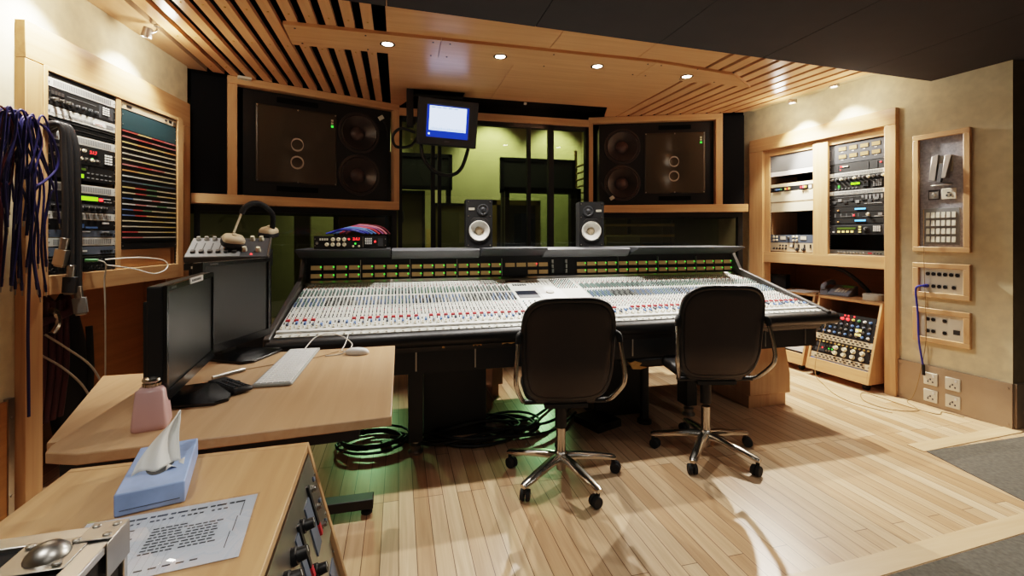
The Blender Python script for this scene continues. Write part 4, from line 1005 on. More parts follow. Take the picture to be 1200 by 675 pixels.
def lcd(lab, a, b, z0, z1, base, brand, label=False):
    A = Vector((a[0], a[1], 0)); B_ = Vector((b[0], b[1], 0)); d = (B_-A); w = d.length; ang = math.atan2(d.y, d.x)
    h = z1-z0
    t = thing('flat_monitor', lab, 'monitor', T(a[0], a[1], DZ) @ Matrix.Rotation(ang, 4, 'Z'))
    e = z0-DZ
    m = MB(); m.box(0, .004, e, w, .045, e+h); m.box(w*.12, .045, e+h*.1, w*.88, .075, e+h*.85); m.build('housing', 'black', t, bevel=.005)
    bz = .017
    m = MB(); 
    o = [(0, -.006, e), (w, -.006, e), (w, -.006, e+h), (0, -.006, e+h)]
    i = [(bz, -.006, e+bz*1.9), (w-bz, -.006, e+bz*1.9), (w-bz, -.006, e+h-bz), (bz, -.006, e+h-bz)]
    j = [(x, .001, z) for x, y, z in i]; k = [(x, .004, z) for x, y, z in o]
    m.ring([k, o, i, j], capa=False, capb=False); m.build('bezel', 'black_gloss', t, smooth=False)
    MB().box(bz, 0, e+bz*1.9, w-bz, .004, e+h-bz).build('screen', 'lcd_screen', t, smooth=False)
    text(brand, .010, 'grey', t, T(.06, -.0064, e+h-.009) @ FACE)
    m = MB(); m.prism([(w*.5-.045, .05), (w*.5+.045, .05), (w*.5+.045, .09), (w*.5-.045, .09)], 'z', .012, e+h*.5); m.build('stand', 'black', t, bevel=.004)
    c = base; m = MB()
    pts = [(c-.13, -.10), (c-.10, -.135), (c+.10, -.135), (c+.13, -.10), (c+.10, .10), (c-.10, .10)]
    m.ring([[(x, y, 0) for x, y in pts], [(x, y, .012) for x, y in pts], [(c+(x-c)*.5, y*.5+.03, .026) for x, y in pts]]); m.build('base', 'black_gloss', t, bevel=.003)
    if label:
        m = MB(); m.box(w*.40, -.009, e+h-.016, w*.68, -.005, e+h+.004); p = m.build('label_strip', 'white', t, smooth=False)
        m = MB(); 
        for q in range(8): m.box(w*.43+q*.014, -.0095, e+h-.010, w*.43+q*.014+.009, -.009, e+h-.002)
        m.build('lettering', 'ink', p, smooth=False)
lcd('black flat monitor with a white paper strip on its top edge, nearer the pink bottle', (-.672, 1.555), (-.738, 2.10), .805, 1.150, .25, 'SAMSUNG', True)
lcd('black flat monitor standing behind the one with the paper strip', (-.79, 2.135), (-.635, 2.535), .800, 1.187, .235, 'SAMSUNG')

def keyboard():
    c = Vector((-.448, 2.118, DZ)); a = math.atan2(2.3885-1.8465, -.4415+.455)
    t = thing('keyboard', 'white slim keyboard lying on the wooden desk', 'keyboard', T(*c) @ Matrix.Rotation(a, 4, 'Z') @ T(0, 0, .006) @ Matrix.Rotation(0, 4, 'X'))
    w, d = .545, .138
    MB().box(-w/2, -d/2, -.005, w/2, d/2, .006).build('case', 'strip_grey', t, bevel=.004)
    m = MB(); n = 0
    for r in range(6):
        y = -d/2+.008 + r*(d-.016)/6
        x = -w/2+.008
        while x < w/2-.02:
            kw = .022
            if r == 0 and -.16 < x < -.05: kw = .12
            if x+kw > w/2-.006: break
            m.hexa([(x, y, .006), (x+kw, y, .006), (x+kw, y+.019, .006), (x, y+.019, .006), (x+.001, y+.001, .010), (x+kw-.001, y+.001, .010), (x+kw-.001, y+.018, .010), (x+.001, y+.018, .010)])
            x += kw+.004
    k = m.build('keys', 'white', t, smooth=False); k['kind'] = 'stuff'
    m = thing('mouse', 'white oval mouse near the console edge on the desk', 'mouse', T(-.19, 2.262, DZ) @ Matrix.Rotation(R(-15), 4, 'Z'))
    b = MB(); rings = []
    for z, k_ in ((.0, .92), (.006, 1.0), (.014, .98), (.022, .84), (.028, .58), (.030, .25), (.0305, .02)):
        rings.append([(.056*k_*math.cos(q), .031*k_*math.sin(q), z) for q in [2*pi*i/28 for i in range(28)]])
    b.ring(rings); b.build('shell', 'white', m, ang=70)
    b = MB(); b.lathe((-.03, 0, .0275), (0, 0, 1), [(.004, 0), (.003, .003), (0, .004)], n=8); b.build('scroll_ball', 'grey', m)
    o = MB().tube(spline([(-.44, 2.36, .752), (-.40, 2.47, .79), (-.30, 2.44, .80), (-.22, 2.34, .77), (-.26, 2.27, .744), (-.33, 2.25, .743)], 8), .0028).build('keyboard_cable', 'cable_white'); tag(o, 'thin white cable looping from the keyboard across the desk', 'cable')
    o = MB().tube(spline([(-.238, 2.275, .752), (-.265, 2.32, .748), (-.26, 2.40, .756), (-.262, 2.55, .765), (-.27, 2.64, .765)], 8), .0025).build('mouse_cable', 'cable_white'); tag(o, 'thin white cable running from the mouse up onto the console', 'cable')
keyboard()

def desk_items():
    t = thing('remote_control', 'black remote control lying before the flat monitors', 'remote control', T(-.598, 1.862, DZ) @ Matrix.Rotation(R(-47), 4, 'Z'))
    MB().box(-.10, -.034, .004, .10, .034, .022).build('case', 'black', t, bevel=.008)
    m = MB()
    for i in range(8):
        for j in range(3): m.box(-.05+i*.016, -.024+j*.018, .022, -.040+i*.016, -.014+j*.018, .025)
    m.build('keypad', 'dark_grey', t, smooth=False)
    # pink dispenser bottle
    t = thing('pump_bottle', 'pink square bottle with chrome cap at the desk corner', 'bottle', T(-.702, 1.55, DZ) @ Matrix.Rotation(R(14), 4, 'Z'))
    def sq(w, z): return [(w*x, w*y, z) for x, y in ((-1, -.8), (-.8, -1), (.8, -1), (1, -.8), (1, .8), (.8, 1), (-.8, 1), (-1, .8))]
    m = MB(); m.ring([sq(.040, 0), sq(.043, .006), sq(.0425, .02), sq(.034, .108), sq(.028, .117), sq(.018, .119)]); m.build('body', 'pvc_pink', t, ang=50)
    m = MB(); m.lathe((0, 0, .118), (0, 0, 1), [(.021, 0), (.021, .010), (.015, .011), (.015, .014), (.022, .015), (.024, .019), (.022, .025), (.012, .029), (0, .030)], n=20)
    for k in range(14):
        a = 2*pi*k/14; m.cyl((.021*math.cos(a), .021*math.sin(a), .118), (.021*math.cos(a), .021*math.sin(a), .128), .0025, n=6)
    m.build('cap', 'chrome', t)
    m = MB(); m.tube(spline([(-.036, .03, .10), (-.044, .034, .095), (-.044, .034, .085), (-.038, .03, .08)], 4), .003); m.build('handle', 'pvc_pink', t)
    # silver pen-like stub behind the remote
    o = MB().tube([(-.70, 1.99, .748), (-.64, 2.06, .748), (-.615, 2.085, .748)], .007, 8).build('cable_adapter', 'steel'); tag(o, 'small silver cable adapter lying between the two flat monitors', 'adapter')
    o = MB().tube(spline([(-.62, 2.09, .746), (-.50, 2.16, .744), (-.40, 2.20, .744), (-.28, 2.32, .744)], 6), .002).build('audio_cable', 'cable_tan'); tag(o, 'thin tan cable lying on the desk from the adapter under the keyboard', 'cable')
    # tissue box on the foreground rack
    zt = .73
    t = thing('tissue_box', 'blue cloud-patterned tissue box on the foreground rack', 'tissue box', T(-.53, 1.21, zt) @ Matrix.Rotation(R(15), 4, 'Z'))
    MB().box(-.059, -.118, .001, .059, .118, .047).build('carton', 'tissue_blue', t, bevel=.003)
    m = MB(); m.add([(.026*math.cos(q)*1.0, .06*math.sin(q), .0476) for q in [2*pi*i/24 for i in range(24)]], [tuple(range(24))]); m.build('opening', 'dark_grey', t, smooth=False)
    m = MB(); m.box(-.05, -.1188, .012, .05, -.1180, .0135); m.build('flap_line', 'bluegrey', t, smooth=False)
    def P(u, v):
        x = -.042 + .084*u; z = .046 + .075*v
        prof = .5+.5*(1-v)**.6
        return (-.004 + (x)*prof*(1-.75*v*v) + .030*v*v, -.03 + .09*v*1.0 + .014*math.sin(u*9+v*2) + .03*(u-.5)*(1-v), z + .02*v*math.sin(u*3))
    m = MB(); m.grid(P, 14, 14); m.build('tissue', 'tissue', t, solid=.0008, ang=80)
    m = MB(); m.grid(lambda u, v: (.016+.03*u, -.05+.03*v+.01*u, .048+.006*math.sin(u*5+v*3)), 6, 6); m.build('tissue', 'tissue', t, solid=.0008)
    # paper in a clear sleeve
    mw = T(-.435, .985, zt+.001) @ Matrix.Rotation(R(7), 4, 'Z')
    t = thing('track_sheet', 'printed white sheet in a clear sleeve beside the tissue box', 'paper', mw)
    MB().box(-.148, -.105, 0, .148, .105, .0008).build('sheet', 'paper', t, smooth=False)
    m = MB()
    for k in range(13): m.box(-.13+k*.013, -.10, .0009, -.1296+k*.013, .09, .0011, 1)
    for k in range(22):
        x = -.12+k*.0115
        m.box(x, .082, .0009, x+.006+.003*(k % 3), .088, .0011)
    random.seed(3)
    for k in range(22):
        x = -.13+k*.0105
        if k % 5 != 3: m.box(x, .066, .0009, x+.005+.003*random.random(), .071, .0011)
    for c, (x0, n) in enumerate(((-.11, 12), (-.02, 9), (.04, 8))):
        for k in range(n):
            y = .045-.0095*k - c*.01; x = x0
            for q in range(5):
                w_ = .005+.008*random.random(); m.box(x, y, .0009, x+w_, y+.0038, .0011); x += w_+.0025
                if x > x0+.055: break
    for k in range(11): m.box(-.13+k*.02, -.088, .0009, -.118+k*.02, -.084, .0011)
    for k in range(3): m.box(.118+k*.004, -.07+k*.05, .0009, .1195+k*.004, -.02+k*.05, .0011)
    m.build('print', ['ink', 'ink_pale'], t, smooth=False)
    m = MB(); m.grid(lambda u, v: (-.153+.306*u, -.108+.216*v, .0022+.0022*abs(math.sin(u*7+v*3)*math.sin(v*6))), 24, 18); m.build('sleeve', 'sleeve', t, ang=80)
    # metal flight case corner
    mw = T(-.415, .845, zt) @ Matrix.Rotation(R(1), 4, 'Z')
    t = thing('flight_case', 'aluminium edged flight case at the foreground rack, lower corner of the view', 'case', mw)
    w, d, h = .5, .4, .118
    MB().box(-w+.006, -d+.006, .004, -.006, -.006, h-.006).build('panel', 'nylon_black', t)
    m = MB()
    for z0, z1 in ((0, .012), (h-.012, h)):
        m.box(-w, -.03, z0, 0, 0, z1); m.box(-.03, -d, z0, 0, 0, z1); m.box(-w, -d, z0, 0, -d+.03, z1); m.box(-w, -d, z0, -w+.03, 0, z1)
    for x in (-.012, -w): 
        for y in (-.012, -d): m.box(x, y, 0, x+.012, y+.012, h)
    m.build('edge_rail', 'alu', t, bevel=.002)
    m = MB(); m.box(-.11, -.10, h, -.028, -.028, h+.002); m.box(-.045, -.045, h+.0018, .0015, .0015, h+.004); m.box(-.0, -.06, h-.05, .0018, .0015, h+.003)
    pts = [(-.10, -.045), (-.045, -.045), (-.045, -.10)]
    for x, y in ((-.01, -.01), (-.036, -.01), (-.01, -.036), (-.1, -.04), (-.04, -.09), (-.045, -.04)): m.lathe((x, y, h+.003), (0, 0, 1), [(.006, 0), (.005, .003), (0, .004)], n=10)
    m.lathe((-.066, -.064, h+.001), (0, 0, 1), [(.026, 0), (.024, .006), (.016, .014), (.006, .018), (0, .018)], n=20)
    m.build('corner_brace', 'steel', t, bevel=.001)
desk_items()

# ================================================================ REMOTE CONTROLLER AND HEADPHONES
def controller():
    mw = T(-1.0, 3.12, 0) @ Matrix.Rotation(R(10), 4, 'Z')
    st = thing('equipment_stand', 'black box stand rising behind the flat monitors, holding the fader controller', 'stand', mw)
    MB().box(-.20, -.06, 0, .21, .2, 1.10).build('pillar', 'black', st, bevel=.004)
    m = MB(); m.prism([(-.10, 1.10), (.24, 1.10), (.24, 1.21), (-.10, 1.135)], 'x', -.215, .215); m.build('support', 'black', st)
    MB().box(-.18, -.104, 1.108, -.06, -.099, 1.122).build('label_strip', 'offwhite', st, smooth=False)
    tl = math.atan2(.13, .24)
    m2 = mw @ T(0, -.10, 1.142) @ Matrix.Rotation(R(24), 4, 'X')
    t = thing('fader_controller', 'grey fader controller panel tilted behind the flat monitors', 'controller', m2)
    MB().box(-.215, 0, 0, .215, .27, .035).build('case', 'dark_grey', t, bevel=.003)
    MB().box(-.21, .004, .035, .06, .265, .038).build('panel', 'grey', t, smooth=False)
    MB().box(.207, 0, .034, .217, .27, .04).build('edge_strip', 'steel', t)
    for k in range(6):
        x = -.18+k*.042
        MB().box(x-.003, .05, .038, x+.003, .19, .0385).build('fader_slot', 'black', t, smooth=False)
        q = MB(); q.lathe((x, .235, .037), (0, 0, 1), [(.014, 0), (.014, .012), (.010, .016), (.010, .024), (0, .024)], n=12); q.build('knob', 'steel', t)
        q = MB(); q.box(x-.011, .045, .039, x+.011, .075, .052); q.build('fader_cap', 'console_edge', t, bevel=.002)
    for x, y in ((.11, .235), (.16, .235), (.08, .08), (.155, .07)):
        q = MB(); q.lathe((x, y, .035), (0, 0, 1), [(.015, 0), (.015, .012), (.012, .018), (.012, .028), (0, .028)], n=14); q.build('knob', 'knob_cream', t)
    q = MB(); q.lathe((.12, .03, .035), (0, 0, 1), [(.006, 0), (.004, .005), (0, .006)], n=8); q.build('indicator_light', 'led_red', t)
    # headphones lying across it
    h = thing('headphones', 'black headphones with grey-beige earcups resting on the fader controller', 'headphones', m2 @ T(.02, .10, .06))
    def ear(x, y, z, rz, name='earcup'):
        m = MB(); m.T = T(x, y, z) @ Matrix.Rotation(rz, 4, 'Z') @ Matrix.Rotation(.25, 4, 'Y')
        def sq(w, d, zz): return [(w*math.copysign(abs(math.cos(q))**.6, math.cos(q)), d*math.copysign(abs(math.sin(q))**.6, math.sin(q)), zz) for q in [2*pi*i/24 for i in range(24)]]
        m.ring([sq(.060, .052, .02), sq(.060, .052, .035), sq(.050, .042, .05), sq(.025, .02, .058)])
        m.lathe((0, 0, .055), (0, 0, 1), [(.016, 0), (.016, .008), (.009, .012), (0, .013)], n=12)
        e = m.build(name, 'vent_beige', h, ang=50)
        c = MB(); c.T = m.T; c.ring([sq(.05, .045, -.012), sq(.064, .056, -.006), sq(.064, .056, .014), sq(.058, .05, .021)]); c.build('ear_cushion', 'nylon_black', e, ang=60)
    ear(-.005, .02, .005, .3); ear(.165, .33, -.075, 1.2)
    m = MB(); m.tube(spline([(.0, .05, .065), (.025, .11, .13), (.035, .135, .16)], 5), .006, 8); m.build('yoke', 'knob_cream', h)
    m = MB(); m.tube(spline([(.035, .135, .155), (.055, .16, .19), (.10, .20, .205), (.15, .25, .17), (.195, .30, .09), (.19, .325, -.02)], 7), .017, 10, rs=None); m.build('headband', 'nylon_black', h, ang=60)
controller()

# outboard unit on the bridge
unit('effects_unit', 'black effects unit with red digits lying on the console shelf under coloured cables', 'rack unit', T(-.575, 3.42, 1.206) @ Matrix.Rotation(R(1), 4, 'Z'), .49, .092, 'black',
     [('digits', .245, .055, .075, .028, 'led_red', '2.4.1'), ('led', .275, .036, .006, 'led_green'), ('led', .232, .068, .006, 'led_red'), ('led', .41, .05, .006, 'led_red'), ('pad', .34, .03, .05, .048, 4, 4, 'white'), ('pad', .035, .055, .06, .024, 4, 1, 'offwhite'), ('knob', .02, .04, .009, 'steel'), ('box', .43, .015, .035, .06, .002, 'dark_grey'), ('box', .20, .01, .004, .075, .001, 'steel'), ('box', .325, .01, .004, .075, .001, 'steel')] +
     knobrow(.125, .20, 3, .066, .013, 'knob_cream') + knobrow(.085, .20, 4, .03, .013, 'knob_cream') + knobrow(.26, .30, 2, .018, .007, 'knob_cream'), depth=.3)
random.seed(11)
cols = ['cable_blue', 'cable_blue', 'blue', 'blue', 'red', 'cable_purple', 'pink', 'cable_red']
cn = ['deep blue', 'deep blue', 'bright blue', 'bright blue', 'bright red', 'purple', 'pink', 'dark red']
pos = ['nearest the front', 'second from the front', 'in front', 'farther back', 'crossing the top', 'in the middle', 'beside the red one', 'at the back']
for k in range(8):
    y0 = 3.455+k*.024; x0 = -.50+.02*k; x1 = -.30+.025*k; zt = 1.312
    pts = [(x0, y0, zt), (x0+.06, y0+.02, zt+.02+.006*k), ((x0+x1)/2, y0+.03*math.sin(k), zt+.03+.006*k), (x1, y0-.02, zt+.022+.004*k), (x1+.06, y0, zt)]
    o = MB().tube(spline(pts, 7), .0065, 7).build('patch_cable', cols[k]); tag(o, '%s patch cable on top of the console effects unit, %s' % (cn[k], pos[k]), 'cable', 'patch cables on the effects unit')

# ================================================================ RIGHT WALL FITTINGS   (x = .668-u in RF, wall face y=.045)
def wall_panel(lab, x0, x1, z0, z1, inner, name='connection_panel', cat='wall panel', fw=.038):
    t = thing(name, lab, cat, RF @ T(x0, .045, z0)); w = x1-x0; h = z1-z0
    for a in ((0, 0, w, fw), (0, h-fw, w, h), (0, fw, fw, h-fw), (w-fw, fw, w, h-fw)):
        MB().box(a[0], -.03, a[1], a[2], 0, a[3]).build('frame', 'maple_x' if a[2]-a[0] > a[3]-a[1] else 'maple_z', t, bevel=.003)
    MB().box(fw, -.008, fw, w-fw, 0, h-fw).build('backing', inner, t, smooth=False)
    return t, w, h
def jackset(t, pts, r=.0135):
    for x, z in pts:
        m = MB(); m.box(x-.014, -.0095, z-.017, x+.014, -.008, z+.017, 1); m.lathe((x, -.0095, z), (0, -1, 0), [(r, 0), (r, .004), (r*.7, .004), (r*.65, .001), (0, .001)], n=14)
        m.build('socket', ['rubber', 'strip_grey'], t)
def right_wall():
    t, w, h = wall_panel('tall wood-framed panel with grey felt on the right wall', .108, .458, 1.176, 2.076, 'felt')
    # chrome bracket with two plates
    m = MB(); m.box(.12, -.012, .60, .245, -.008, .72); m.box(.125, -.03, .695, .145, -.008, .715); m.box(.215, -.03, .695, .235, -.008, .715)
    m.hexa([(.115, -.05, .545), (.155, -.05, .535), (.155, -.01, .535), (.115, -.01, .545), (.125, -.03, .72), (.165, -.03, .73), (.165, -.01, .73), (.125, -.01, .72)])
    m.hexa([(.205, -.03, .72), (.245, -.03, .72), (.245, -.01, .72), (.205, -.01, .72), (.195, -.055, .55), (.22, -.055, .55), (.22, -.01, .55), (.195, -.01, .55)])
    m.box(.115, -.02, .50, .24, -.008, .506); m.build('bracket', 'steel', t, bevel=.002)
    m = MB(); m.hexa([(.165, -.055, .52), (.19, -.055, .52), (.19, -.03, .52), (.165, -.03, .52), (.175, -.035, .66), (.2, -.035, .66), (.2, -.01, .66), (.175, -.01, .66)]); m.build('bracket_slot', 'dark_grey', t)
    m = MB(); m.box(.095, -.012, .395, .165, -.008, .47); m.build('recess', 'black', t, smooth=False)
    m = MB(); m.box(.102, -.016, .402, .16, -.012, .455); m.lathe((.13, -.016, .43), (0, -1, 0), [(.016, 0), (.012, .006), (0, .008)], n=12); m.build('socket', 'steel', t)
    m = MB(); m.box(.178, -.016, .395, .265, -.008, .475); s = m.build('switch_plate', 'offwhite', t, bevel=.002)
    m = MB(); m.box(.205, -.018, .415, .216, -.016, .43); m.box(.228, -.018, .415, .239, -.016, .43); m.box(.213, -.018, .438, .228, -.016, .447); m.build('pin_hole', 'ink', s, smooth=False)
    MB().box(.238, -.019, .452, .25, -.016, .468).build('switch', 'alu', s, smooth=False)
    m = MB(); m.box(.062, -.012, .055, .285, -.008, .33); p = m.build('keypad_plate', 'grey', t, bevel=.002)
    for i in range(6):
        for j in range(4):
            m = MB(); x = .082+i*.0315; z = .075+j*.061
            m.hexa([(x, -.018, z), (x+.022, -.018, z), (x+.022, -.012, z), (x, -.012, z), (x, -.014, z+.042), (x+.022, -.014, z+.042), (x+.022, -.012, z+.042), (x, -.012, z+.042)]); m.build('rocker_switch', 'offwhite', p, smooth=False)
    t, w, h = wall_panel('wood-framed white socket panel with a blue plug, above the similar one', .108, .458, .830, 1.090, 'offwhite')
    jackset(t, [(.09+i*.036, .178) for i in range(6)] + [(.126+i*.036, .085) for i in range(3)] + [(.25, .085)])
    m = MB(); m.lathe((.085, -.008, .085), (0, -1, 0), [(.013, 0), (.013, .03), (.010, .034), (.010, .05), (0, .05)], n=14); tag(place(m.build('cable_plug', 'cable_blue'), RF @ T(.108, .045, .830)), 'blue plug pushed into the upper white socket panel', 'plug')
    t, w, h = wall_panel('wood-framed white socket panel with fewer holes, below the one with the blue plug', .108, .458, .486, .745, 'offwhite')
    jackset(t, [(.09, .175), (.125, .175), (.195, .175), (.09, .085), (.125, .085), (.195, .085)])
    m = MB(); m.box(.245, -.0095, .085, .285, -.008, .12); m.build('emblem', 'dark_grey', t, smooth=False)
    for n_, (x, z) in {'upper left of four': (.223, .206), 'upper right of four': (.358, .206), 'lower left of four': (.223, .078), 'lower right of four': (.358, .078)}.items():
        t = thing('power_socket', 'cream switched power socket on the steel kick plate, %s' % n_, 'power socket', RF @ T(x-.045, .028, z-.045), group='power sockets on the kick plate')
        MB().box(0, -.01, 0, .088, 0, .092).build('plate', 'offwhite', t, bevel=.003)
        m = MB(); m.box(.025, -.0115, .02, .034, -.0098, .032); m.box(.055, -.0115, .02, .064, -.0098, .032); m.box(.04, -.0115, .038, .049, -.0098, .052); m.box(.03, -.0115, .036, .036, -.0098, .042); m.build('pin_hole', 'ink', t, smooth=False)
        MB().box(.058, -.015, .062, .072, -.0098, .08).build('switch', 'white', t, bevel=.002)
    def W(x, y, z): return RF @ Vector((x, y, z))
    o = MB().tube(spline([W(.193, -.013, .915), W(.17, -.03, .91), W(.155, -.03, .87), W(.158, -.012, .7), W(.165, -.012, .5), W(.18, -.0, .34), W(.185, .005, .30)], 8), .007, 8).build('blue_cable', 'cable_blue'); tag(o, 'dark blue cable hanging from the plugged wall panel to the kick plate', 'cable')
    o = MB(); o.cyl(W(.185, .004, .31), W(.188, .004, .23), .011, .010, n=10); tag(o.build('cable_connector', 'rubber'), 'black connector at the lower end of the blue wall cable', 'connector')
    o = MB().tube(spline([W(.19, .0, 1.50), W(.192, .0, 1.1), W(.20, .0, .8), W(.20, .008, .5), W(.16, .0, .2), W(.13, -.02, .05), W(.11, -.05, .004), W(.25, -.18, .004), W(.16, -.35, .004), W(-.02, -.34, .004), W(-.15, -.16, .004), W(-.02, -.14, .004), W(.16, -.16, .004), W(.34, -.13, .004), W(.33, -.04, .004), W(.44, -.012, .004)], 8), .0024).build('thin_wire', 'cable_tan'); tag(o, 'thin tan wire hanging from the tall felt panel and curling over the floor', 'wire')
    # things on the low racks
    t = thing('black_box', 'small black box speaker on the half hidden low rack', 'box', T(4.02, 4.10, .732) @ Matrix.Rotation(R(-58), 4, 'Z'))
    MB().box(-.085, -.085, 0, .085, .085, .145).build('case', 'black', t, bevel=.004)
    MB().lathe((0, 0, .144), (0, 0, 1), [(.012, 0), (.012, .005), (0, .006)], n=12).build('knob', 'steel', t)
    o = MB().box(-.11, -.15, 0, .11, .15, .006).build('paper', 'white'); tag(place(o, T(4.02, 3.78, .732) @ Matrix.Rotation(R(-80), 4, 'Z')), 'white paper sheets lying on the low rack left of the telephone', 'paper')
    t = thing('telephone', 'grey desk telephone on the low racks with handset and small display', 'telephone', T(4.08, 3.47, .732) @ Matrix.Rotation(R(-72), 4, 'Z'))
    m = MB(); m.prism([(-.10, 0), (.10, 0), (.10, .085), (.08, .09), (-.10, .025)], 'x', -.05, .13); m.build('base', 'phone_grey', t, bevel=.006)
    def B2(m):
        m.T = T(0, -.10, .025) @ Matrix.Rotation(math.atan2(.065, .18), 4, 'X'); return m
    m = B2(MB()); m.box(.02, .145, 0, .11, .18, .003); m.build('display', 'lcd_dim', t, smooth=False)
    for i in range(4):
        for j in range(4): B2(MB()).box(.0+i*.026, .03+j*.025, 0, .018+i*.026, .046+j*.025, .004).build('button', 'offwhite', t, smooth=False)
    m = MB(); m.tube(spline([(-.085, -.10, .055), (-.085, -.09, .085), (-.085, 0, .108), (-.085, .09, .115), (-.085, .11, .09)], 5), .022, 10); m.box(-.11, -.1, 0, -.05, .1, .05); m.build('handset', 'phone_grey', t, ang=60)
    pts = []
    for k in range(80):
        u = k/79; pts.append(Vector((3.94+.006*math.cos(k*1.3)-.06*u, 3.56+.02*u, .735-.22*u*u+.006*math.sin(k*1.3))))
    MB().tube([t.matrix_world.inverted() @ p for p in pts], .003, 5).build('coiled_cord', 'cable_black', t)
    m = MB(); m.lathe((4.06, 3.12, .732), (0, 0, 1), [(.075, 0), (.076, .002), (.076, .05), (.075, .052), (.045, .052), (.045, .004)], n=36); tag(m.build('tape_roll', 'offwhite'), 'wide cream roll of tape lying on the rack right of the telephone', 'tape')
    o = MB().tube(spline([(4.2, 3.75, 1.0), (4.12, 3.6, 1.0), (4.10, 3.42, .96), (4.14, 3.3, .86), (4.2, 3.24, .75)], 8), .018, 8).build('thick_cable', 'cable_black'); tag(o, 'thick black cable curving down inside the right wall opening', 'cable')
    o = MB().tube(spline([(3.87, 3.36, .62), (3.72, 3.36, .25), (3.66, 3.33, .05), (3.60, 3.2, .004), (3.45, 2.95, .004), (3.42, 2.75, .004), (3.5, 2.55, .004)], 8), .0024).build('thin_wire', 'cable_tan'); tag(o, 'thin tan wire trailing across the floor from the leaning rack', 'wire')
right_wall()

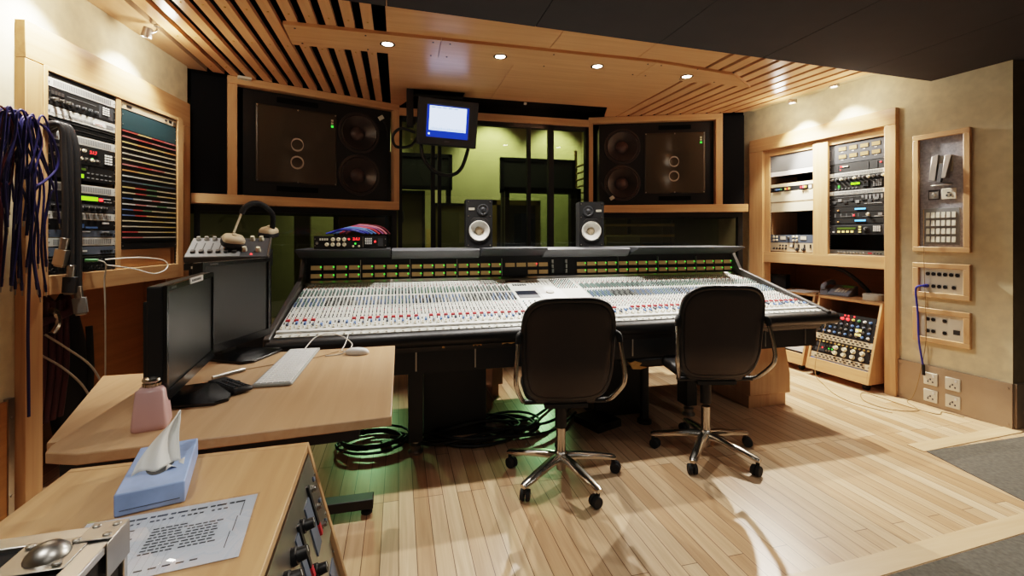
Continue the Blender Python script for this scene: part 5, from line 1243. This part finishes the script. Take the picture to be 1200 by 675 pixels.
# ================================================================ CABLES AND CLUTTER ON THE LEFT
def left_clutter():
    def W(x, y, z): return LF @ Vector((x, y, z))
    t = thing('cable_hook', 'dark metal cable hook on the left wall beside the rack frame', 'hook', LF @ T(-.20, .045, 1.78))
    m = MB(); m.box(-.12, -.006, -.02, .12, 0, .02)
    for k in range(5): m.tube([(-.09+k*.045, -.004, 0), (-.09+k*.045, -.10, .002), (-.09+k*.045, -.115, .02)], .005, 6)
    m.build('rack', 'dark_grey', t)
    random.seed(5)
    for k in range(24):
        red = k in (0, 1, 2, 7)
        x0 = -.26 + .19*(k % 13)/12 if not red else -.27+.02*(k % 4); yb = -.02 - .055*random.random()
        zt = 1.81 + .035*random.random()
        out = .03+.07*random.random()
        l1 = .36 + .42*random.random()**1.5; l2 = .28 + .45*random.random()**1.4
        x1 = x0 + (.02+.13*random.random())*(1 if not red else .3); 
        pts = [W(x0-.02, yb, zt-l2), W(x0-.03+.02*math.sin(k), yb-.015, zt-l2*.6), W(x0-.01, yb-.02, zt-.12), W(x0+.005, yb-.02, zt), W(x0+out*.7, yb-.02, zt+.005), W(x0+out+.02, yb-.015, zt-.10), W(x1+.02*math.sin(k*2), yb-.015, zt-.28), W(x1+.02*math.cos(k*3)-.01, yb-.012, zt-l1*.75), W(x1-.015*math.sin(k*5), yb-.01, zt-l1)]
        c = 'cable_red' if red else 'cable_navy'
        t = thing('patch_cable', ('dark red' if red else 'dark navy') + ' patch cable in the bundle hanging left of the left rack frame', 'cable', loc=W(x0, yb, zt), group='patch cables on the wall hook')
        m = MB(); m.T = T(*(-W(x0, yb, zt))); m.tube(spline(pts, 5), .0048, 6); m.build('cord', c, t, ang=70)
        for p, q in ((pts[0], pts[1]), (pts[-1], pts[-2])):
            d = (p-q).normalized(); m = MB(); m.T = T(*(-W(x0, yb, zt))); m.cyl(p, p+d*.035, .006, .005, n=8); m.cyl(p+d*.035, p+d*.06, .0025, n=6, mi=1); m.build('plug', [c, 'steel'], t)
    # loop that swings in front of the frame post
    o = MB().tube(spline([W(-.10, -.07, 1.84), W(-.02, -.09, 1.80), W(.035, -.09, 1.70), W(.03, -.09, 1.62), W(-.03, -.08, 1.55), W(-.08, -.07, 1.50), W(-.09, -.06, 1.3)], 8), .006, 7).build('patch_cable', 'cable_navy'); tag(o, 'navy patch cable looping out across the rack frame post', 'cable')
    o = MB().tube(spline([W(-.045, -.05, 1.75), W(-.05, -.045, 1.3), W(-.045, -.03, .9), W(-.03, -.02, .66), W(-.028, -.02, .45)], 8), .006, 7).build('patch_cable', 'cable_navy'); tag(o, 'longest navy patch cable hanging low along the rack frame post', 'cable')
    o = MB().tube(spline([W(-.32, .02, .95), W(-.22, .0, .85), W(-.19, 0, .7), W(-.22, .0, .52), W(-.30, .02, .42)], 8), .008, 7).build('grey_cable', 'cable_grey'); tag(o, 'grey cable bowing out from the left edge of the view on the plaster wall', 'cable')
    # multicore looms hanging in front of the left rack
    def Q(x, y, z): return LR @ Vector((x, y, z))
    spec = [(.040, 1.20, 'first'), (.062, 1.06, 'second'), (.088, .95, 'third')]
    for k, (x, zb, od) in enumerate(spec):
        pts = [Q(x-.03, .05, 1.80), Q(x-.03, -.02, 1.852), Q(x-.01, -.055, 1.84), Q(x+.002, -.055-.01*k, 1.72), Q(x+.008, -.058-.008*k, 1.5), Q(x+.004+.006*k, -.06-.006*k, 1.3), Q(x+.002*k, -.058-.012*k, zb+.06)]
        t = thing('multicore_cable', 'thick black multicore cable draped over the left rack, %s from the frame post' % od, 'cable', loc=Q(x, -.05, 1.84), group='multicore cables over the left rack')
        m = MB(); m.T = T(*(-Q(x, -.05, 1.84))); m.tube(spline(pts, 7), .0155, 10); m.build('cord', 'loom', t, ang=70)
        e = pts[-1]
        m = MB(); m.T = T(*(-Q(x, -.05, 1.84))) @ T(*e) @ Matrix.Rotation(R(-10+14*k), 4, 'Z') @ Matrix.Rotation(.2-.15*k, 4, 'Y')
        m.cyl((0, 0, .03), (0, 0, -.03), .018, n=12, mi=1); m.box(-.027, -.014, -.11, .027, .014, -.03); m.box(-.021, -.010, -.12, .021, .010, -.11, 1)
        m.build('connector', [('alu', 'dark_grey', 'grey', 'alu')[k], 'steel'], t, bevel=.002)
    # patch lead loop and hanging thin cable at the bottom of the rack
    o = MB(); o.tube(spline([Q(.33, -.03, 1.165), Q(.55, -.055, 1.165), Q(.70, -.10, 1.14), Q(.72, -.11, 1.09), Q(.62, -.10, 1.06), Q(.50, -.06, 1.10), Q(.33, -.03, 1.135)], 8), .0035, 6); tag(o.build('patch_lead', 'cable_white'), 'white patch lead looping out of the socket panel at the rack bottom', 'cable')
    t = thing('hanging_lead', 'thin pale lead with a green plug hanging from the socket panel to the desk', 'cable', loc=Q(.24, -.04, 1.17))
    b = T(*(-Q(.24, -.04, 1.17)))
    m = MB(); m.T = b; m.cyl(Q(.235, .0, 1.165), Q(.255, -.05, 1.165), .010, .008, n=10); m.build('plug', 'green', t)
    m = MB(); m.T = b; m.tube(spline([Q(.255, -.05, 1.165), Q(.275, -.075, 1.14), Q(.285, -.06, 1.05), Q(.29, -.06, .9), Q(.305, -.05, .7), Q(.33, -.03, .45)], 8), .0042, 6); m.build('cord', 'cable_grey', t)
    # bag heap in the niche below the rack
    t = thing('garment_bag', 'dark red bag with ribbed folds slumped under the left rack', 'bag', LF @ T(.31, .165, 0))
    def lump(P0, P1, rx, ry, n=22, nz=14, amp=.03, ph=0, top=.35):
        m = MB(); rings = []
        for j in range(nz+1):
            v = j/nz; c = Vector(P0).lerp(Vector(P1), v); k = (math.sin(pi*min(1, v*1.0+.0))**.35 if 0 < v < 1 else .05) * (1-top*v)
            k = max(k, .05)
            rings.append([(c.x + rx*k*math.cos(a)*(1+amp*3*math.sin(3*a+v*7+ph)), c.y + ry*k*math.sin(a)*(1+amp*2*math.sin(2*a+v*9+ph)), c.z + amp*.5*math.sin(4*a+ph)) for a in [2*pi*i/n for i in range(n)]])
        m.ring(rings); return m
    lump((-.12, -.02, .30), (-.03, .0, 1.0), .125, .10, amp=.03, ph=1, top=.2).build('body', 'jacket_red', t, ang=80)
    for k in range(4):
        m = MB(); m.tube(spline([(-.17+.045*k, -.085, .34), (-.165+.047*k, -.105, .58), (-.15+.045*k, -.10, .80), (-.10+.04*k, -.07, .95)], 6), .018, 8); m.build('rib', 'jacket_red', t, ang=80)
    m = MB(); m.tube(spline([(-.20, -.10, .86), (-.10, -.125, .875), (.0, -.115, .90), (.04, -.06, .97)], 6), .020, 8); m.build('collar', 'jacket_red', t, ang=80)
    t = thing('black_bag', 'bulky black bag leaning beside the dark red bag under the left rack', 'bag', LF @ T(.50, .17, 0))
    lump((.02, 0, .0), (-.05, .02, .98), .135, .10, amp=.02, ph=2, top=.3).build('body', 'nylon_black', t, ang=80)
    m = MB(); m.tube(spline([(-.05, -.10, .25), (-.04, -.115, .5), (-.03, -.10, .78)], 6), .016, 8); m.build('strap', 'nylon_black', t)
    o = MB(); o.tube(spline([W(.16, .03, .92), W(.19, .03, .9), W(.20, .03, .84), W(.165, .03, .80)], 6), .016, 8); tag(o.build('metal_hook', 'chrome'), 'chrome hook shape hanging in front of the dark red bag', 'hook')
    for k, (a, lab) in enumerate((((.15, .80), 'pale cable drooping in front of the dark red bag, upper of two'), ((.13, .70), 'pale cable drooping in front of the dark red bag, lower of two'))):
        pts = [W(a[0], .05, a[1]), W(a[0]+.07, .0, a[1]-.09), W(a[0]+.19-.03*k, -.03, a[1]-.22), W(a[0]+.24-.04*k, -.05, a[1]-.36), W(a[0]+.18-.04*k, -.06, a[1]-.46), W(a[0]+.02, -.05, a[1]-.56)]
        tag(MB().tube(spline(pts, 8), .0055, 7).build('pale_cable', 'cable_grey'), lab, 'cable')
    # low wooden shelf board and dark bars in the niche behind the desk
    t = thing('side_table', 'low wooden side board on a black frame between the desk and the left frame post', 'table', loc=(-1.28, 2.2, 0))
    MB().prism([(.17, -.40), (.345, -.40), (.345, .40), (-.10, .40)], 'z', .60, .625).build('board', 'beech_y', t, bevel=.002)
    for y in (-.33, .30):
        m = MB(); m.box(.20, y, .555, .33, y+.04, .60); m.box(.20, y, .02, .33, y+.04, .07); m.box(.20, y, .07, .24, y+.04, .60); m.box(.29, y, .07, .33, y+.04, .60); m.box(.20, y, 0, .33, y+.04, .02); m.build('leg_frame', 'black', t)
    o = MB().tube(spline([(-1.75, 2.2, .004), (-1.5, 2.1, .004), (-1.3, 1.95, .004), (-1.1, 1.9, .004)], 6), .006).build('yellow_cable', 'yellow'); tag(o, 'yellow cable on the floor at the foot of the left frame post', 'cable')
left_clutter()

def floor_cables():
    random.seed(9)
    def coil(cx, cy, r0, n, lab, name, rad=.008, ex=1.25, z0=.009):
        pts = []
        for k in range(n*18):
            a = 2*pi*k/18; r = r0 + .012*math.sin(a*.37+k*.02) - .010*((k//18) % 3)
            pts.append(Vector((cx + ex*r*math.cos(a), cy + r*math.sin(a)*.9, z0 + .012*(k/18) + .004*math.sin(a*2.3))))
        o = MB().tube(pts, rad, 7).build(name, 'cable_black', ang=80); return tag(o, lab, 'cable')
    coil(-.15, 2.96, .165, 4, 'neat coil of black cable on the floor beside the desk', 'cable_coil')
    coil(.50, 3.22-.28, .21, 4, 'messy heap of black cable coils under the console, largest coil', 'cable_coil', .009, 1.3)
    coil(.72, 2.98, .17, 4, 'messy heap of black cable coils under the console, nearer the left chair', 'cable_coil', .009, 1.2)
    coil(.50, 4.05, .15, 2, 'small coil of cable on the floor behind the console', 'cable_coil', .008)
    o = MB().box(-.03, -.02, 0, .03, .02, .028).build('power_plug', 'dark_grey', bevel=.004); tag(place(o, T(-.075, 2.92, .002) @ Matrix.Rotation(.5, 4, 'Z')), 'grey plug resting inside the neat cable coil', 'plug')
    for k, (a, b) in enumerate((((.20, 2.86), (.95, 2.80)), ((.25, 2.80), (1.0, 2.95)), ((.16, 2.95), (.86, 3.02)))):
        pts = [(a[0]-.25, a[1]+.15, .012), (a[0], a[1], .03), ((a[0]+b[0])/2, (a[1]+b[1])/2-.06, .05+.02*k), (b[0], b[1], .03), (b[0]+.3, b[1]+.3, .012)]
        tag(MB().tube(spline(pts, 8), .010, 7).build('floor_cable', 'cable_black'), 'black cable running along the floor below the console, %s' % ('front one', 'middle one', 'rear one')[k], 'cable')
    t = thing('power_strip', 'black flat power block on the floor between the two chairs under the console', 'power strip', T(1.33, 2.9, 0) @ Matrix.Rotation(R(20), 4, 'Z'))
    MB().box(-.11, -.12, 0, .11, .12, .05).build('case', 'black', t, bevel=.005); MB().box(-.11, -.13, .03, .0, -.12, .04).build('plug_row', 'rubber', t)
    # worn cushion peeping from under the console left of the right chair
    t = thing('worn_cushion', 'black cushion with torn corner showing yellow foam under the console', 'cushion', T(1.56, 2.75, 0))
    m = MB(); m.box(-.10, -.07, .43, .32, .22, .50); m.build('cover', 'leather', t, bevel=.02)
    m = MB(); m.lathe((.1, .1, 0), (0, 0, 1), [(.05, 0), (.05, .02), (.03, .03), (.03, .43)], n=18); m.build('stand', 'black', t)
    m = MB()
    pts = [(-.105, -.072, .47), (-.07, -.078, .485), (-.02, -.077, .468), (-.04, -.079, .45), (.02, -.078, .437), (-.03, -.08, .428), (-.085, -.077, .432)]
    m.add(pts + [(x, y+.03, z) for x, y, z in pts], [tuple(range(7))] + [(i, (i+1) % 7, (i+1) % 7+7, i+7) for i in range(7)]); m.build('torn_foam', 'foam', t, smooth=False)
    o = MB().box(-.012, -.004, 0, .012, .004, .003).build('paper_scrap', 'offwhite'); tag(place(o, T(.77, 2.72, .001) @ Matrix.Rotation(1.2, 4, 'Z')), 'tiny white paper scrap on the floor left of the nearer chair', 'paper')
floor_cables()

# ================================================================ LIGHT FITTINGS
def downlight(x, y, od):
    t = thing('downlight', 'glowing round downlight in the cross board, %s from the slatted left bank' % od, 'downlight', loc=(x, y, CEIL-.022), group='downlights in the cross board')
    m = MB(); m.lathe((0, 0, -.001), (0, 0, -1), [(.05, 0), (.05, .004), (.038, .006), (.034, 0)], n=24); m.build('rim', 'chrome', t)
    m = MB(); m.lathe((0, 0, -.001), (0, 0, -1), [(.034, 0), (.034, .003), (0, .003)], n=24); m.build('bulb', 'lamp', t)
for (x, y), od in zip(((-.073, 3.19), (.714, 3.215), (1.476, 3.22), (2.278, 3.25)), ('first', 'second', 'third', 'fourth')): downlight(x, y, od)
def spot_can(x, y, z, lab, aim):
    t = thing('spotlight', lab, 'spotlight', loc=(x, y, z))
    d = Vector(aim).normalized()
    m = MB(); m.lathe(-d*.03, d, [(.0, 0), (.024, 0), (.030, .062), (.027, .062), (.025, .05)], n=18); m.build('can', 'steel', t)
    m = MB(); m.lathe(d*.018, d, [(.024, 0), (.024, .002), (0, .002)], n=18); m.build('bulb', 'lamp', t)
    m = MB(); m.tube(spline([(.02, 0, 0), (.045, .01, .02), (.05, .01, .05)], 5), .005, 8); m.cyl((.05, .01, .045), (.05, .01, .058), .018, n=14); m.build('bracket', 'steel', t)
spot_can(-1.52, 3.30, 2.565, 'small grey spotlight can under the ceiling by the left rack', (-.25, .1, -1))
def wall_spot(x, y, z, lab):
    t = thing('spotlight', lab, 'spotlight', loc=(x, y, z))
    m = MB(); m.lathe((0, 0, 0), (0, 0, -1), [(.04, 0), (.04, .03), (.030, .034), (.028, .02)], n=18); m.build('can', 'steel', t)
    m = MB(); m.lathe((0, 0, -.02), (0, 0, -1), [(.027, 0), (.027, .004), (0, .004)], n=18); m.build('bulb', 'lamp', t)
wall_spot(3.72, 3.20, 2.64, 'lit round spotlight above the right rack, nearer the dark ceiling')
wall_spot(3.66, 3.58, 2.60, 'small dark spotlight above the right rack, farther into the corner')
o = MB().box(-.05, -.03, -.02, .05, .03, 0).build('ceiling_clip', 'offwhite', bevel=.003); tag(place(o, T(-1.24, 4.20, 2.615) @ Matrix.Rotation(R(20), 4, 'Z')), 'small white clip on the left slats above the left loudspeaker', 'clip')
o = MB().box(-.012, -.012, -.02, .012, .012, 0).build('ceiling_clip', 'offwhite'); tag(place(o, T(1.22, 4.35, 2.62)), 'tiny white clip at the recess edge right of the hanging monitor', 'clip')

# ================================================================ LIVE ROOM BEYOND THE GLASS
def gobo(lab, x0, x1, y, z0, z1, mats=('live_dark', 'black'), fw=.05, name='acoustic_panel', cat='acoustic panel', feet=True):
    t = thing(name, lab, cat, loc=((x0+x1)/2, y, 0)); w = (x1-x0)/2
    m = MB(); m.box(-w, 0, z0, -w+fw, .08, z1); m.box(w-fw, 0, z0, w, .08, z1); m.box(-w, 0, z1-fw, w, .08, z1); m.box(-w, 0, z0, w, .08, z0+fw); m.build('frame', mats[1], t)
    MB().box(-w+fw, .02, z0+fw, w-fw, .06, z1-fw).build('infill', mats[0], t, smooth=False)
    if feet and z0 > .02:
        for s in (-1, 1): MB().box(s*(w-.05)-.03, -.02, 0, s*(w-.05)+.03, .10, z0).build('leg', 'black', t)
gobo('dark panel hung high behind the glass, left of the pair', -.75, .72, 6.3, 1.93, 2.42)
gobo('dark panel hung high behind the glass, right of the pair', 1.45, 2.62, 6.5, 1.93, 2.45)
gobo('greenish panel with thin dark frame behind the glass, left beneath the high dark panel', -.2, .36, 6.5, .25, 1.93, ('live_green', 'live_dark'), .04)
gobo('low framed panel seen behind the left white-coned speaker', .45, 1.02, 6.2, .3, 1.74, ('live_green', 'black'), .035)
gobo('wood framed dark screen seen between the two white-coned speakers', 1.42, 2.22, 7.0, .4, 1.86, ('screen_navy', 'live_wood'), .08)
gobo('black metal frame standing in front of the wood framed screen', 1.40, 2.5, 6.0, .0, 1.96, ('glass', 'black'), .06, 'metal_stand', 'stand')
def ladder():
    t = thing('wall_rack', 'wall rack of pale slats on the right side of the live room', 'rack', loc=(2.82, 6.55, 0))
    for k in range(12): MB().box(-.02, -.5, 1.2+k*.11, .03, .5, 1.215+k*.11).build('slat', 'live_wood', t, smooth=False)
    for y in (-.5, .47): MB().box(0, y, 1.1, .04, y+.03, 2.7).build('post', 'live_wood', t, smooth=False)
ladder()
def shelf():
    t = thing('slatted_diffuser', 'slatted screen seen through the glass under the right wall loudspeaker', 'screen', WR @ T(.05, 1.0, 0))
    for k in range(9): MB().box(.0, .0, .3+k*.14, 1.1, .05, .335+k*.14).build('slat', 'live_wood', t, smooth=False)
    for x in (0, .5, 1.06): MB().box(x, .03, 0, x+.04, .08, 1.6).build('post', 'live_dark', t, smooth=False)
    t = thing('green_chair_back', 'olive upholstered board in front of the slatted frame beyond the right glass', 'board', WR @ T(.25, .85, 0))
    MB().box(0, 0, .2, .45, .06, 1.30).build('panel', 'live_green', t, bevel=.01)
    gobo('olive curtain strip seen through the glass behind the headphones', -1.15, -.98, 5.6, 0.02, 2.3, ('live_green', 'live_green'), .02, 'curtain', 'curtain', False)
    gobo('broad dark board behind the glass right of the olive curtain strip', -.75, -.1, 5.75, .05, 1.75, ('brown_plain', 'black'), .06)
shelf()
def mic():
    for x, y, h, lab in ((.03, 5.6, 1.45, 'microphone stand beyond the glass left of the hanging cable'), ):
        t = thing('microphone_stand', lab, 'microphone stand', loc=(x, y, 0))
        m = MB(); m.cyl((0, 0, .02), (0, 0, h), .012, n=8)
        for k in range(3): a = 2*pi*k/3; m.tube([(0, 0, .14), (.28*math.cos(a), .28*math.sin(a), .012)], .01)
        m.build('stand', 'black', t)
        m = MB(); m.lathe((0, 0, h), (0, 0, 1), [(.02, 0), (.032, .03), (.034, .12), (.02, .15), (0, .155)], n=12); m.build('microphone', 'black', t)
    t = thing('outlet_plate', 'pale outlet plate low on the live room wall left of the left speaker', 'outlet', loc=(.62, 7.885, 1.25))
    MB().box(-.16, 0, -.16, .16, .014, .16).build('plate', 'live_wood', t); 
    for x in (-.06, .06): MB().box(x-.012, -.003, -.1, x+.012, 0, -.07).build('socket', 'ink', t)
mic()

# ================================================================ LIGHTS
def spot(loc, aim, power, size, blend=.35, col=(1, .83, .62), rad=.03):
    l = bpy.data.lights.new('spot', 'SPOT'); l.energy = power; l.spot_size = R(size); l.spot_blend = blend; l.color = col; l.shadow_soft_size = rad
    o = bpy.data.objects.new('spot_lamp', l); COL.objects.link(o); o.location = loc
    o.rotation_euler = (Vector(aim)-Vector(loc)).to_track_quat('-Z', 'Y').to_euler()
def area(loc, aim, power, sx, sy, col=(1, .9, .78)):
    l = bpy.data.lights.new('area', 'AREA'); l.shape = 'RECTANGLE'; l.size = sx; l.size_y = sy; l.energy = power; l.color = col
    o = bpy.data.objects.new('area_lamp', l); COL.objects.link(o); o.location = loc
    o.rotation_euler = (Vector(aim)-Vector(loc)).to_track_quat('-Z', 'Y').to_euler()
for x, y in ((-.073, 3.19), (.714, 3.215), (1.476, 3.22), (2.278, 3.25)):
    spot((x, y, CEIL-.04), (x + (.55 if x > 2 else 0), y+.05, 0), 75, 92 if x > 2 else 84, .5, (1, .95, .88))
# lamp in the recess over the window, grazing the console towards the floor in front
spot((1.5, 4.40, 2.66), (1.35, 1.6, 0), 230, 92, .5, (1, .93, .84), .03)
# spots on the left wall and rack
spot((-1.48, 3.30, 2.53), (-1.70, 3.36, 1.9), 75, 96, .8, (1, .92, .8))
spot((-1.54, 2.62, 2.53), (-1.76, 2.70, 1.9), 95, 96, .8, (1, .92, .8))
# spots over the right rack
spot((3.66, 3.58, 2.54), (3.80, 3.60, 1.9), 80, 84, .5, (1, .88, .72))
spot((3.70, 3.20, 2.58), (3.84, 3.12, 1.9), 50, 84, .5, (1, .88, .72))
spot((3.60, 3.86, 2.52), (2.7, 1.9, 0), 380, 95, .3, (1, .92, .80), .03)
def point(loc, p, col=(1, .9, .76), r=.04):
    l = bpy.data.lights.new('point', 'POINT'); l.energy = p; l.color = col; l.shadow_soft_size = r
    o = bpy.data.objects.new('wall_fill_lamp', l); COL.objects.link(o); o.location = loc
point((-1.42, 3.34, 2.50), 4.5); point((-1.50, 2.66, 2.46), 4.5); point((3.55, 3.62, 2.50), 3.5); point((3.62, 3.0, 2.42), 3.5)  # weak fill points added near the spots to brighten walls and ceiling
# rear room downlights below the dark ceiling
for x, y, p, a in ((-.8, .5, 42, 120), (.5, .4, 38, 100), (1.7, .0, 42, 100), (2.9, .5, 60, 120), (.6, -1.0, 40, 120), (2.2, -1.0, 40, 120)):
    spot((x, y, 2.45), (x, y+.1, 0), p, a, .8, (1, .95, .87), .12)
# live room: greenish spots washing the back wall, and a ceiling area lamp
for x, p in ((2.75, 220), (1.6, 260), (-.6, 150)): spot((x, 7.25, 3.45), (x, 7.85, 2.55), p*.8, 84, .7, (.95, 1, .80), .05)
area((.6, 5.9, 3.4), (.6, 5.9, 0), 24, 3, 1, (1, .96, .62))
spot((-.3, 5.15, .85), (-.13, 2.88, 0), 42, 30, .6, (.55, 1, .5), .05)  # low spots added to throw the green floor patches under the console
spot((1.65, 5.15, .80), (.50, 2.66, 0), 48, 26, .6, (.55, 1, .5), .05)
w = bpy.data.worlds.new('World'); bpy.context.scene.world = w; w.use_nodes = True
w.node_tree.nodes['Background'].inputs['Color'].default_value = (.9, .85, .8, 1); w.node_tree.nodes['Background'].inputs['Strength'].default_value = .02

# ================================================================ CAMERA
cam = bpy.data.cameras.new('Camera'); co = bpy.data.objects.new('Camera', cam); COL.objects.link(co)
cam.sensor_width = 36; cam.lens = 36*533/1200; cam.shift_y = -61.5/1200; cam.clip_start = .02
co.location = (0, 0, 1.30); co.rotation_euler = (R(90), 0, R(-14))
sc = bpy.context.scene; sc.camera = co
sc.view_settings.view_transform = 'Filmic'; sc.view_settings.look = 'Medium High Contrast'; sc.view_settings.exposure = .3
sc.cycles.use_denoising = True; sc.cycles.max_bounces = 6; sc.cycles.transparent_max_bounces = 12; sc.cycles.sample_clamp_indirect = 6
